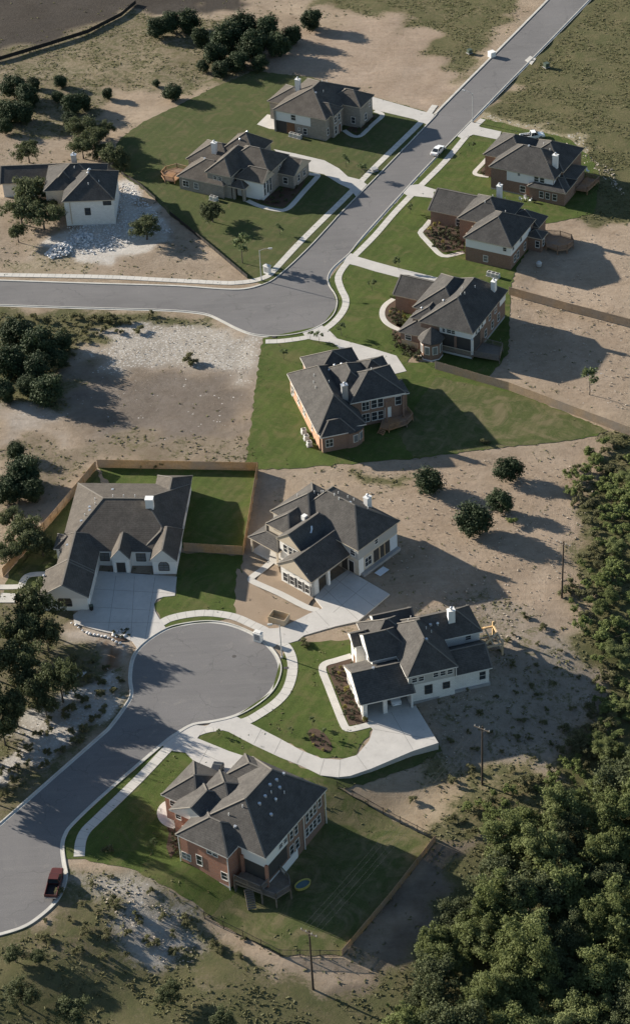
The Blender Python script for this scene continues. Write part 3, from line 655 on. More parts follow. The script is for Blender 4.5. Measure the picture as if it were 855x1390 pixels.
    def win(s,face,plane,a,z,w=0.95,h=1.5,n=1,blinds=False,arch=False,frame='white_trim',gap=0.0,name='window',bars=True,proud=0.05):
        """window centred at a along the wall, sill height z"""
        plane=s.snap(face,plane,a,z+h/2); fm=MB();pm=MB(); t=0.09
        def bx(M_,a0,a1,z0,z1,d0,d1):
            if face=='S': M_.box(a0,plane-d1,z0,a1,plane-d0,z1)
            if face=='N': M_.box(a0,plane+d0,z0,a1,plane+d1,z1)
            if face=='W': M_.box(plane-d1,a0,z0,plane-d0,a1,z1)
            if face=='E': M_.box(plane+d0,a0,z0,plane+d1,a1,z1)
        pr=proud
        bx(fm,a-w/2-t,a-w/2,z-t,z+h+t,-0.02,pr+.02); bx(fm,a+w/2,a+w/2+t,z-t,z+h+t,-0.02,pr+.02)
        bx(fm,a-w/2,a+w/2,z-t-.04,z,-0.02,pr+.05); bx(fm,a-w/2,a+w/2,z+h,z+h+t,-0.02,pr+.02)
        if bars:
            bx(fm,a-w/2,a+w/2,z+h*0.5-0.03,z+h*0.5+0.03,-0.01,pr)
            if w>1.2: bx(fm,a-0.035,a+0.035,z,z+h,-0.01,pr-.004)
        bx(pm,a-w/2,a+w/2,z,z+h,-0.02,pr-0.03)
        if arch:
            K=9; r=w/2
            arc=[(a+r*math.cos(math.pi*k/K),z+h+0.02+r*math.sin(math.pi*k/K)*0.9) for k in range(K+1)]
            def lift(q,d):
                if face=='S': return (q[0],plane-d,q[1])
                if face=='N': return (q[0],plane+d,q[1])
                if face=='W': return (plane-d,q[0],q[1])
                return (plane+d,q[0],q[1])
            n_=len(arc); pm.add([lift(q,-0.02) for q in arc]+[lift(q,pr-0.028) for q in arc],[tuple(range(n_)),tuple(range(2*n_-1,n_-1,-1))]+[(k,k+1,n_+k+1,n_+k) for k in range(n_-1)])
            for k in range(n_-1): fm.bar(lift(arc[k],pr/2),lift(arc[k+1],pr/2),t*1.2,pr+0.06)
            fm.bar(lift((a,z+h),pr-.02),lift((a,z+h+r*.9),pr-.02),0.06,0.05)
        o=fm.build(name,frame,s.root); pm.build('pane','glass_blinds' if blinds else 'glass_pane',o)
        return o
    def door(s,face,plane,a,w=1.0,h=2.1,z=0.0,mat='door_wood',name='door'):
        plane=s.snap(face,plane,a,z+h/2); m_=MB(); t=0.05
        f=dict(S=lambda a0,a1,z0,z1,d0,d1,M:M.box(a0,plane-d1,z0,a1,plane-d0,z1),W=lambda a0,a1,z0,z1,d0,d1,M:M.box(plane-d1,a0,z0,plane-d0,a1,z1),E=lambda a0,a1,z0,z1,d0,d1,M:M.box(plane+d0,a0,z0,plane+d1,a1,z1),N=lambda a0,a1,z0,z1,d0,d1,M:M.box(a0,plane+d0,z0,a1,plane+d1,z1))[face]
        f(a-w/2,a+w/2,z,z+h,-.02,t,m_)
        for k in range(3): f(a-w/2+.12,a+w/2-.12,z+.15+k*h/3.2,z+.15+k*h/3.2+h/4.2,0,t+.02,m_)
        o=m_.build(name,mat,s.root); fr=MB(); f(a-w/2-.12,a-w/2,z,z+h+.12,-.02,t+.03,fr); f(a+w/2,a+w/2+.12,z,z+h+.12,-.02,t+.03,fr); f(a-w/2,a+w/2,z+h,z+h+.12,-.02,t+.03,fr); fr.build('frame','white_trim',o); 
        return o
    def garage(s,face,plane,a,w=4.9,h=2.2,mat='white_trim'): return s.door(face,plane,a,w,h,0.05,mat,'garage_door')
    def chimney(s,u,v,top,w=1.1,d=0.8,mat='chimney_siding',cap=True):
        m_=MB(); b_=s.rz(u,v)-1.2; m_.box(u-w/2,v-d/2,b_,u+w/2,v+d/2,top); m_.box(u-w/2-.07,v-d/2-.07,top,u+w/2+.07,v+d/2+.07,top+.12)
        s.ch=getattr(s,'ch',[])+[(m_,mat,u,v,top,cap)]
    def vents(s,pts): s.vp=getattr(s,'vp',[])+pts
    def finish(s):
        for i,(m,mb) in enumerate(s.wmb.items()): s_=mb.build('wall' if i==0 else 'upper_wall',m,s.root)
        r=s.rmb.build('roof',[s.rm,s.trim],s.root); s.cmb.build('ridge_cap',s_cap(s.rm),r)
        for (m_,mat,u,v,top,cap) in getattr(s,'ch',[]):
            c=m_.build('chimney',mat,r)
            if cap:
                q=MB(); q.cyl((u,v),0.16,top+.10,top+.55,10); q.cyl((u,v),0.27,top+.5,top+.58,10); q.cyl((u,v),0.2,top+.62,top+.72,10,0.05)
                q2=q
                o_=q.build('chimney_cap','galvanised',r)
        for q in getattr(s,'vp',[]):
            u,v=q[0],q[1]; kind=q[2] if len(q)>2 else 'p'
            z=s.rz(u,v); m_=MB()
            if kind=='p': m_.cyl((u,v),0.07,z-.15,z+.5,8)
            elif kind=='t': m_.cyl((u,v),0.16,z-.15,z+.35,10); m_.cyl((u,v),0.25,z+.33,z+.5,10,0.12)
            else: m_.cyl((u,v),0.28,z-.15,z+.14,10,0.24)
            m_.build('roof_vent','plain_white' if kind=='p' else 'galvanised',r)
def s_cap(rm): return 'ridge_cap'
def pipe(h,u,v,z0,z1,mat='white_trim'):
    m_=MB(); m_.box(u-.06,v-.06,z0,u+.06,v+.06,z1); m_.build('downpipe',mat,h.root)
def post(h,u,v,z0,z1,w=0.35,mat='brick_brown'):
    m_=MB(); m_.box(u-w/2,v-w/2,z0,u+w/2,v+w/2,z1); m_.build('post',mat,h.root)
def beam(h,a,b_,w=0.2,hh=0.3,mat='tan_trim',name='beam'):
    m_=MB(); m_.bar(a,b_,w,hh); m_.build(name,mat,h.root)
def footing(h,pts,z0,z1,mat='foundation'):
    m_=MB(); m_.prism(pts,z0,z1); m_.build('foundation',mat,h.root)
def deck(root,poly,zf,rail_edges,zg,mat='deck_wood',name='deck',railh=1.0,steps=None):
    """deck: floor boards on joists, posts, rails with balusters along the listed edges"""
    d=MB(); d.prism(poly,zf-0.22,zf-0.0); n=len(poly); D=d.build(name,mat,root)
    p=MB(); r=MB()
    for q in poly:
        m_=MB(); m_.box(q[0]-.08,q[1]-.08,zg,q[0]+.08,q[1]+.08,zf-0.2); m_.build('deck_post',mat,D)
    for (i,j_) in rail_edges:
        a=Vector((*poly[i],zf));b_=Vector((*poly[j_],zf)); L=(b_-a).length; 
        r.bar(a+Vector((0,0,railh)),b_+Vector((0,0,railh)),0.14,0.06); r.bar(a+Vector((0,0,0.12)),b_+Vector((0,0,0.12)),0.06,0.08)
        k=max(2,int(L/0.16))
        for t in range(k+1):
            c=a.lerp(b_,t/k); r.box(c.x-.02,c.y-.02,zf+.1,c.x+.02,c.y+.02,zf+railh)
        kk_=max(1,int(L/1.8))
        for t in range(kk_+1):
            c=a.lerp(b_,t/kk_); r.box(c.x-.06,c.y-.06,zf,c.x+.06,c.y+.06,zf+railh+.06)
    r.build('railing',mat,D)
    if steps:
        (x,y,dx,dy,wd,nst)=steps; m_=MB(); 
        for k in range(nst):
            z=zf-(k+1)*0.18; cx=x+dx*0.28*(k+.5); cy=y+dy*0.28*(k+.5); a=(cx-dy*wd/2,cy+dx*wd/2,z); b_=(cx+dy*wd/2,cy-dx*wd/2,z); m_.bar(a,b_,0.3,0.06)
        for sgn in (-1,1):
            m_.bar((x-dy*wd/2*sgn,y+dx*wd/2*sgn,zf-.15),(x+dx*.28*nst-dy*wd/2*sgn,y+dy*.28*nst+dx*wd/2*sgn,zf-nst*.18-.15),0.06,0.28)
        m_.build('steps',mat,D)
    return D

# ---- H10 white stone house with the covered garage
h=House('white_house',(430+475/3.42,800+545/3.42),0,13.5,'white stone two-storey house with a carport, open lumber frame behind and curved white driveway','shingle_grey','white_trim')
h.wing(-1.7,0.8,6.6,13.6,5.8,'v',0.82,('h','h'),'stone_white',uppermat='siding_grey',upz=3.6)
h.wing(0.2,7.4,12.9,14.2,5.8,'u',0.80,('h','h'),'stone_white')
h.wing(5.6,1.4,12.4,8.4,3.4,'u',0.62,('g','g'),'stone_white')
h.wing(-5.9,6.1,1.2,13.0,5.8,'u',0.80,('g','h'),'stone_white')
h.wing(-5.2,9.0,2.6,16.3,5.3,'u',0.72,('h','h'),'stone_white')
h.wing(-7.2,10.7,-3.2,14.4,5.3,'u',0.75,('g','h'),'stone_white')
h.wing(-2.8,13.4,3.6,17.0,5.6,'u',0.78,('g','g'),'stone_white',wall=True)
# garage wing: rear half walled, front bay open between piers
h.wing(-9.4,-0.3,-0.7,9.4,3.3,'u',0.52,('g','g'),'stone_white',wall=False)
g_=h.wmb['stone_white']; g_.box(-9.0,0.1,-3,-8.7,9.0,3.28); g_.box(-9.0,5.6,-3,-1.0,8.9,3.2)
g_.box(-8.7,0.1,-3,-8.3,0.55,3.1); g_.box(-5.75,0.1,-3,-5.1,0.6,3.1); g_.box(-1.25,0.1,-3,-0.95,5.7,3.25)
g_.add([(-9.0,0.1,3.25),(-9.0,9.0,3.25),(-9.0,4.55,5.6),(-8.75,0.1,3.25),(-8.75,9.0,3.25),(-8.75,4.55,5.6)],[(0,2,1),(3,4,5),(0,3,5,2),(2,5,4,1)])
f_=MB(); f_.box(-8.68,0.15,0.02,-1.3,5.55,0.09); f_.build('garage_floor','concrete',h.root)
beam(h,(-9.0,0.25,3.05),(-0.9,0.25,3.05),0.3,0.35,'white_trim')
PW=0.8+0.4
for a,z,w_,hh in ((-0.35,4.2,0.8,0.85),(0.75,4.2,0.8,0.85),(3.1,4.35,0.8,0.85),(4.25,4.35,0.8,0.85),(5.4,4.35,0.8,0.85)): h.win('S',1.19,a,z,w_,hh)
h.win('S',1.22,1.9,1.3,1.1,1.6,frame='dark_trim'); h.win('S',1.22,4.8,1.6,1.0,1.1,frame='dark_trim'); h.win('S',1.82,10.9,1.1,1.0,1.6)
h.win('W',-9.03,2.2,1.0,0.8,1.5); h.win('W',-9.03,6.2,1.0,0.8,1.5); h.win('W',-5.52,8.4,3.9,0.9,1.3); h.win('W',-6.83,12.2,3.5,0.8,1.4); h.door('W',-6.83,12.2,1.1,2.4,0.1)
h.win('W',-5.52,9.6,0.8,1.2,2.0); h.win('S',7.79,10.6,4.4,0.8,0.8)
h.chimney(8.4,9.6,9.6,1.1,0.8,'plain_white')
h.vents([(3.9,8.3),(4.6,7.9),(2.9,5.1,'f'),(5.0,9.6,'f'),(-5.9,4.6,'f'),(2.6,12.2),(1.9,11.4),(6.1,9.4,'t'),(9.8,12.6)])
pipe(h,-9.15,0.0,0,3.2); pipe(h,6.35,1.0,3.4,5.6)
footing(h,[(-1.15,1.0),(12.15,1.6),(12.2,2.2),(-1.15,2.2)],-3.3,0.15)
h.finish(); H10=h
fr=MB()                                                       # new deck framing at the back corner
deckroot=empty('deck_frame',H10.root.matrix_basis@Vector((15.0,9.5,0)),math.radians(13.5),'raw yellow lumber deck frame under construction behind the white house','deck frame')
def frame_part(nm,bars,par,mat='new_lumber'):
    m_=MB()
    for a,b_ in bars: m_.bar(a,b_,0.22,0.28)
    return m_.build(nm,mat,par)
frame_part('joist',[((-2,-2,2.4),(-2,2.5,2.4)),((-0.3,-2,2.4),(-0.3,2.5,2.4)),((1.2,-2,2.4),(1.2,2.5,2.4))],deckroot)
frame_part('beam',[((-2.2,-2,2.2),(1.4,-2,2.2)),((-2.2,0.3,2.2),(1.4,0.3,2.2)),((-2.2,2.5,2.2),(1.4,2.5,2.2)),((-2.2,-2,2.5),(1.2,0.3,2.5))],deckroot)
for x_,y_ in ((-2,-2),(1.2,-2),(1.2,2.5),(-2,2.5)): frame_part('post',[((x_,y_,-1.0),(x_,y_,3.2))],deckroot)
frame_part('brace',[((1.2,-2,0.3),(1.2,2.4,2.1))],deckroot)

# ---- H11 red brick house at the bottom
h=House('brick_house',(220+342/3.5625,1010+722/3.5625),-2.3,55,'red brick two-storey house with white band over its rear balcony, nearest the camera','shingle_grey','white_trim')
h.wing(2.0,-4.9,17.9,8.3,5.7,'u',0.63,(5.0,4.2),'brick_brown',uppermat='brick_brown')
h.wing(-0.6,-0.2,6.6,8.9,5.6,'v',0.60,('h','h'),'brick_red')
h.wing(3.2,4.6,11.0,12.8,5.2,'u',0.62,('g','h'),'brick_red')
h.wing(6.4,4.0,12.6,10.4,6.4,'v',0.55,('h','h'),'brick_red')
h.wing(5.2,9.2,13.4,15.8,5.0,'v',0.52,('h','h'),'brick_red')
h.wing(12.2,-1.2,17.4,9.2,6.3,'v',0.60,('h','h'),'brick_brown')
# rear balcony under the white band: flat dark panels paint in the recess shade, with floor, posts and rail
h.panel('W',2.39,-4.5,-0.45,3.3,5.5,'siding_white'); h.panel('S',-4.51,2.36,7.9,3.3,5.5,'siding_white')
h.panel('W',2.385,-4.4,-0.3,0.3,3.28,'opening_shade','porch_shade_panel',0.05); h.panel('S',-4.5,2.5,7.6,0.35,3.28,'opening_shade','porch_shade_panel',0.05)
h.panel('S',-4.5,2.4,10.2,-3.0,-0.1,'stucco_white','basement_wall',0.05); h.panel('S',-4.5,10.2,17.4,-3.2,-1.7,'foundation','basement_wall',0.05)
h.panel('W',-0.185,0.3,8.4,-3.2,-0.9,'foundation','foundation',0.05)
for a in (6.1,7.3): h.win('S',-4.56,a,4.0,0.8,0.75)
for a,z in ((8.9,3.2),(10.1,3.2),(13.0,3.1),(14.0,3.1),(15.0,3.1),(16.3,3.3)): h.win('S',-4.5,a,z,0.75,1.6)
for a in (12.8,13.8,14.8,15.9): h.win('S',-4.5,a,0.3,0.75,1.5)
for a in (8.8,10.2): h.win('S',-4.5,a,0.2,0.9,1.7)
h.win('W',-0.19,1.0,0.2,1.0,1.4); h.win('W',-0.19,2.3,4.3,0.8,0.8); h.win('W',-0.19,3.3,4.3,0.8,0.8); h.win('W',-0.19,5.3,0.9,0.9,1.9); h.win('W',-0.19,7.6,0.8,1.5,1.2,blinds=True)
h.win('W',3.6,11.5,3.6,0.9,0.9); h.win('W',5.65,14.0,3.2,0.9,1.0); h.door('W',3.6,10.4,1.0,2.3,0.1)
for u,v in ((-0.35,0.1),(-0.35,8.6)): pipe(h,u,v,-2.4,5.4)
pipe(h,11.9,-4.65,-2.6,5.4); pipe(h,17.6,-4.65,-2.6,5.4)
h.vents([(8.0,0.0,'f'),(9.6,0.1,'f'),(11.6,0.6,'f'),(13.0,0.4,'f'),(14.6,0.3,'f'),(12.4,-0.5,'f'),(10.7,-0.2,'p'),(10.3,-1.2,'t'),(12.2,-1.4,'p'),(8.0,-1.9,'f'),(4.6,3.0),(3.8,1.4,'f'),(6.0,1.5)])
h.finish(); H11=h
D=deck(h.root,[(0.3,-0.2),(0.9,-7.0),(3.4,-7.8),(4.8,-6.6),(5.6,-4.6),(2.0,-4.6),(2.0,-0.4)],-0.3,[(0,1),(1,2),(2,3),(3,4)],-4.2,'deck_aged',steps=(0.5,-2.5,-0.7,-0.7,1.2,9))
D2=deck(h.root,[(0.2,-0.35),(0.4,-4.9),(2.3,-4.9),(2.3,-0.35)],0.55,[(0,1),(1,2)],-3.2,'deck_aged','balcony')
for a in ((2.4,-4.75),(2.4,-0.6)): post(h,a[0]-.2,a[1],-3.2,3.95,0.4,'brick_red')

# ---- H9 house under construction
h=House('new_house',(320+595/3.5625,650+465/3.5625),0,45.3,'unfinished white two-storey house with open carport on bare dirt beside the wooden box','shingle_grey','tan_trim')
h.wing(-0.6,-0.6,10.0,14.6,5.8,'v',0.72,('h',3.5),'stone_cream',uppermat='siding_grey',upz=3.4)
h.wing(-1.8,9.0,8.6,18.4,5.6,'u',0.70,('h','h'),'stone_cream',uppermat='siding_grey',upz=3.2)
h.wing(-6.6,6.6,3.6,12.4,5.7,'u',0.78,('g','h'),'stone_white')
h.wing(-4.6,11.2,3.2,16.8,5.4,'u',0.66,('h','h'),'stone_cream')
h.wing(-9.7,1.6,0.4,9.4,3.7,'u',0.74,('g','g'),'stone_white',wall=False)
g_=h.wmb['stone_white']; g_.box(-9.3,4.6,-1,-0.2,8.95,3.6); g_.box(-9.3,2.0,-1,-8.6,4.7,3.6); g_.box(-9.3,2.0,-1,-7.6,2.45,3.5)
g_.add([(-9.3,2.0,3.55),(-9.3,9.0,3.55),(-9.3,5.5,6.25),(-9.05,2.0,3.55),(-9.05,9.0,3.55),(-9.05,5.5,6.25)],[(0,2,1),(3,4,5),(0,3,5,2),(2,5,4,1)])
beam(h,(-9.3,2.15,3.45),(0.3,2.15,3.45),0.3,0.4,'plywood')
post(h,-5.1,2.2,0,3.3,0.5,'stucco_white')
# side porch with low roof
h.wing(-7.2,11.6,-2.8,18.6,3.2,'v',0.45,('h','h'),'stone_cream',wall=False)
for q in ((-6.8,12.2),(-6.8,18.1),(-3.5,18.1)): post(h,q[0],q[1],0,3.05,0.3,'stone_cream')
f_=MB(); f_.box(-6.9,11.8,0.0,-4.2,18.3,0.16); f_.build('porch_floor','concrete',h.root)
for a in (3.0,4.6,6.4,7.9): h.win('W',-9.33,a,0.5,1.0,1.7,name='window'); 
for a in (3.4,4.9,6.4): h.win('W',-9.33,a,2.75+0.35,1.0,1.5)
m_=MB(); 
for a in (3.8,5.55,7.2): m_.box(-9.36,a-.2,0.5,-9.30,a+.2,2.3)
m_.build('shutter','shutter_dark',h.root)
for a in (8.4,9.5,10.7): h.win('W',-6.21,a,3.3,0.85,1.5,proud=0.05)
h.win('W',-0.23,1.0,3.9,1.0,1.0); h.door('W',-0.2,1.4,1.1,2.3,0.15,'shutter_dark'); h.panel('W',-0.2,2.3,3.6,0,3.3,'opening_shade','opening',0.05)  # the dark panel gives the bay its shade by colour
h.panel('S',-0.21,-0.15,1.0,0,3.3,'stucco_white','corner_pier',0.08)
h.panel('S',-0.2,3.6,7.6,0.5,3.0,'opening_shade','unfinished_shade_panel',0.05); h.win('S',-0.2,2.2,0.9,1.5,1.7); h.win('S',-0.26,4.3,4.2,0.8,0.9); h.panel('S',-0.22,7.7,9.5,0.4,3.1,'tyvek','house_wrap',0.05)  # dark sheet on the wall paints the shade of the unglazed gap
m_=MB(); m_.box(4.9,-0.29,0.5,5.1,-0.2,3.0); m_.box(6.2,-0.29,0.5,6.35,-0.2,3.0); m_.build('stud','new_lumber',h.root)
m_=MB(); m_.prism([(0.2,-1.0),(9.6,-0.9),(9.6,-0.2),(0.2,-0.2)],-0.3,0.35); m_.build('foundation','foundation',h.root)
h.chimney(8.6,5.4,8.7,1.1,0.9,'chimney_siding')
for q in ((1.5,2.4,0.2),): pass
h.vents([(4.3,11.5),(4.6,9.2),(4.4,8.0),(5.0,6.0,'f'),(7.2,8.6),(7.6,7.6),(6.6,3.5),(3.9,13.2),(4.0,12.4),(5.4,13.0),(6.6,10.2),(2.6,16.0)])
m_=MB(); m_.box(-1.0,11.0,h.rz(-0.8,11.4)-.4,-0.2,11.8,h.rz(-0.8,11.4)+0.9); m_.build('roofing_wrap','plain_white',h.root)
m_=MB(); zz=lambda u,v:h.rz(u,v)+.03
pts=[(-1.9,8.6),(-2.3,8.2),(-2.9,7.9)]
for a,b_ in zip(pts,pts[1:]): m_.bar((a[0],a[1],zz(*a)),(b_[0],b_[1],zz(*b_)),0.35,0.06)
m_.build('valley_flashing','tyvek',h.root)
h.finish(); H9=h

# ---- H8 long single-storey white house
h=House('ranch_house',(40+340/3.717,630+562/3.717),0,-6.2,'long single-storey white house with arched gable windows and wide concrete forecourt','shingle_brown','white_trim')
h.wing(-6.4,2.6,13.7,21.8,3.1,'u',0.42,(6.4,6.6),'stucco_white')
h.wing(7.4,3.0,13.66,24.3,3.06,'v',0.59,('h','h'),'stucco_white')
h.wing(9.2,0.3,13.9,9.0,3.05,'v',1.02,('g','h'),'stucco_white')
h.wing(2.5,0.6,5.9,7.0,3.1,'v',1.25,('g','h'),'stucco_white',inset=0.3)
h.wing(-7.9,-9.4,0.5,-2.6,3.0,'v',0.62,('g','g'),'stucco_white')
h.wing(-6.3,-3.2,0.49,7.2,3.02,'v',0.62,('g','h'),'stucco_white',offset=0.3785,rz=5.59)
h.wing(-7.6,3.4,-3.6,7.6,2.9,'u',0.55,('h','h'),'stucco_white')
h.win('S',0.74,11.5,0.8,1.7,1.0,arch=True,blinds=True,frame='dark_trim'); h.win('S',0.74,11.5,0.9,1.6,1.3,frame='white_trim',name='window',blinds=True,proud=0.07) if False else None
h.win('S',3.0,1.1,0.9,1.5,1.5,blinds=True,frame='dark_trim'); h.win('S',3.0,7.3,0.9,1.5,1.5,blinds=True,frame='dark_trim')
h.door('S',0.91,4.2,1.5,2.1,0.1,'opening_shade','entry_arch')  # shade of the entry recess put into a dark slab
K=8; m_=MB()
for k in range(K): 
    a0=math.pi*k/K;a1=math.pi*(k+1)/K; m_.bar((4.2+1.0*math.cos(a0),0.84,2.1+0.95*math.sin(a0)),(4.2+1.0*math.cos(a1),0.84,2.1+0.95*math.sin(a1)),0.18,0.22)
m_.box(3.05,0.7,0,3.3,0.92,2.15); m_.box(5.1,0.7,0,5.35,0.92,2.15); m_.build('arch_surround','stucco_white',h.root)
h.win('S',-8.98,-3.7,0.9,2.2,1.0,arch=True,frame='dark_trim')
for a in (-6.0,-3.2): pass
h.garage('E',0.09,-4.0,4.8,2.3); h.garage('E',0.09,1.2,2.6,2.3)
h.win('E',13.28,12.0,0.9,1.2,1.4); h.win('E',13.28,17.0,0.9,1.2,1.4); h.win('E',13.49,5,0.9,1.0,1.4); h.win('W',-6.0,15.5,0.9,1.2,1.4); h.win('W',-6.0,10.5,0.9,1.2,1.4)
h.chimney(8.2,10.9,8.1,1.3,1.1,'plain_white',cap=False)
h.vents([(-1.6,12.9),(-1.3,11.4),(-2.2,10.5,'f'),(-2.9,9.5),(-3.4,8.5,'f'),(-2.4,11.6,'f'),(1.6,12.9),(3.4,13.0),(5.4,13.0),(-4.9,2.6,'f'),(-6.2,-1.4,'f'),(-7.8,-4.2,'t'),(0.6,17.6,'f')])
h.finish(); H8=h

# ---- H7 brick house on the corner lot
h=House('corner_brick_house',(380+240/4.5,450+735/4.5),0,14,'orange-brown brick house with dark complex roof, white chimney and wooden deck on the corner lot','shingle_slate','white_trim')
h.wing(-0.2,0.0,9.0,20.5,4.0,'v',0.92,(5.0,5.5),'brick_orange')
h.wing(4.6,6.2,14.2,18.6,4.6,'v',0.80,('h','h'),'brick_orange')
h.wing(3.6,16.0,13.8,25.0,4.0,'v',0.62,('h',4.4),'brick_brown')
h.wing(7.4,4.6,18.0,14.4,5.8,'u',0.62,('h','h'),'brick_brown')
h.wing(11.5,12.5,18.4,20.0,4.2,'u',0.60,('h','h'),'brick_brown')
h.wing(13.4,5.0,18.8,9.6,5.3,'u',0.4,('h','h'),'brick_brown')
h.wing(0.1,-1.0,6.6,3.4,3.7,'u',0.68,('h','h'),'brick_brown',rz=5.6)
# rounded bay at the back corner
m_=MB(); cx_,cy_=5.9,2.1; pts=[(cx_+3.0*math.cos(math.radians(t)),cy_+3.0*math.sin(math.radians(t))) for t in range(-100,31,26)]; m_.prism(pts+[(4.0,4.8),(4.0,0.0)],-1.5,3.5); m_.build('bay_wall','brick_brown',h.root)
m_=MB(); pts=[(cx_+3.4*math.cos(math.radians(t)),cy_+3.4*math.sin(math.radians(t)),3.62) for t in range(-100,31,26)]; n_=len(pts)
m_.add(pts+[(p[0],p[1],3.42) for p in pts]+[(4.6,5.0,6.2)],[(i,i+1,2*n_) for i in range(n_-1)]+[(i+n_,i+1+n_,i+1,i) for i in range(n_-1)]); m_.build('bay_roof','shingle_slate',h.root)
h.win('S',-0.59,1.8,1.2,1.3,1.5); 
for t in (-74,-48,-22,4):
    a=math.radians(t-0); u=cx_+3.0*math.cos(a+.0)*0.985; v=cy_+3.0*math.sin(a)*0.985; m_=MB(); dx=Vector((-math.sin(a),math.cos(a))); 
    m_.bar((u-dx.x*.5,v-dx.y*.5,1.9),(u+dx.x*.5,v+dx.y*.5,1.9),0.14,1.6); f_=m_.build('window','white_trim',h.root); m2=MB(); o2=Vector((math.cos(a),math.sin(a)))*0.05; m2.bar((u-dx.x*.4+o2.x,v-dx.y*.4+o2.y,1.9),(u+dx.x*.4+o2.x,v+dx.y*.4+o2.y,1.9),0.12,1.35); m2.build('pane','glass_blinds',f_)
for a,z in ((17.6,1.2),(14.6,1.2),(13.8,1.2),(10.8,1.2),(9.9,1.2),(5.0,1.4)): h.win('W',0.2,a,z,0.75,1.5)
h.win('W',0.2,18.9,0.2,0.9,2.2)
for a,z,w_ in ((10.4,3.5,1.3),(12.0,3.6,1.0),(13.2,3.6,1.0),(10.4,0.9,1.3),(12.0,0.9,1.0),(13.2,0.9,1.0),(16.6,3.3,1.1)): h.win('S',5.0,a,z,w_,1.7)
h.win('S',5.42,16.6,0.9,1.1,1.8); h.door('S',5.0,14.6,1.0,2.1,0.9,'stucco_white')
for u,v in ((14.0,3.9),(17.4,4.5)): post(h,u,v,0,5.3,0.35,'brick_brown')
h.chimney(6.9,6.3,8.9,1.1,0.8,'galvanised'); 
h.vents([(6.6,15.5,'t'),(7.8,15.8,'t'),(9.2,16.0,'t'),(10.4,17.0,'p'),(3.2,13.5),(2.7,12.0),(2.6,10.4),(5.0,9.8),(13.0,9.5,'p')])
h.finish(); H7=h
D=deck(h.root,[(13.4,4.9),(12.2,2.6),(13.6,1.4),(17.2,2.0),(18.9,3.6),(18.6,6.0),(16.0,5.2)],0.7,[(2,3),(3,4),(4,5)],-0.6,'deck_wood',steps=(12.6,2.0,-0.8,-0.6,1.2,4))

# ---- H6 brick house with turret above the corner lot
h=House('turret_house',(31.4,337.6) and Vector((31.4,337.6)),0,61,'brick and white siding house with small octagonal turret and timber rear deck','shingle_slate','tan_trim')
h.wing(1.3,0.5,18.2,11.9,6.0,'u',0.62,('h',3.5),'brick_brown',uppermat=None)
h.wing(5.4,5.4,18.8,15.0,6.1,'u',0.62,('h','h'),'brick_brown')
h.wing(2.6,8.8,10.4,14.2,5.6,'u',0.55,('h','h'),'brick_brown')
h.wing(0.0,8.4,7.0,15.6,3.6,'u',0.55,('h','h'),'brick_brown')
h.wing(11.2,12.6,19.0,22.0,3.9,'v',0.60,('g','g'),'brick_brown')
h.panel('W',1.71,0.95,7.6,4.4,5.82,'siding_white'); h.panel('S',0.91,1.7,8.2,4.4,5.82,'siding_white'); h.panel('S',0.91,15.0,17.8,4.0,5.82,'siding_white')
h.panel('W',1.71,1.0,7.2,1.2,4.35,'opening_shade','porch_shade_panel',0.05); h.panel('S',0.91,1.8,5.6,1.2,4.35,'opening_shade','porch_shade_panel',0.05)  # flat dark panels carry the porch shade as colour
h.panel('W',1.71,0.9,7.4,-1.5,1.15,'stucco_white','basement_wall',0.07); h.panel('S',0.91,1.64,17.6,-1.5,0.5,'foundation','basement_wall',0.05)
post(h,1.6,0.8,1.1,4.5,0.4,'white_trim'); post(h,1.5,4.2,1.2,4.4,0.4,'brick_brown')
m_=MB(); m_.box(0.9,0.6,1.0,1.9,7.4,1.16); m_.build('porch_floor','deck_aged',h.root)
m_=MB(); m_.bar((1.0,0.7,2.1),(1.0,7.2,2.1),0.12,0.1); 
for t in range(40): m_.box(0.98,0.7+t*.165,1.2,1.02,0.74+t*.165,2.05)
m_.build('railing','tan_trim',h.root)
for a,w_ in ((5.6,0.9),(4.75,0.7),(6.7,0.5)): h.win('W',1.64,a,4.75,w_,0.75)
for a in (3.6,4.9,6.4): h.win('S',0.84,a,4.5,0.6,1.1)
for a in (10.2,13.0): h.win('S',0.9,a,3.9,0.9,1.2)
for a in (8.2,11.5,14.5): h.win('S',0.9,a,1.2,0.9,1.6)
h.win('W',3.1,11.0,3.9,1.0,0.9); h.panel('W',0.41,11.4,15.0,0.4,1.7,'new_lumber','front_panel',0.05); h.win('W',0.4,13.6,2.0,1.2,1.0)
h.panel('W',11.6,18.6,21.0,0.2,3.0,'brick_brown','side_wall',0.05)
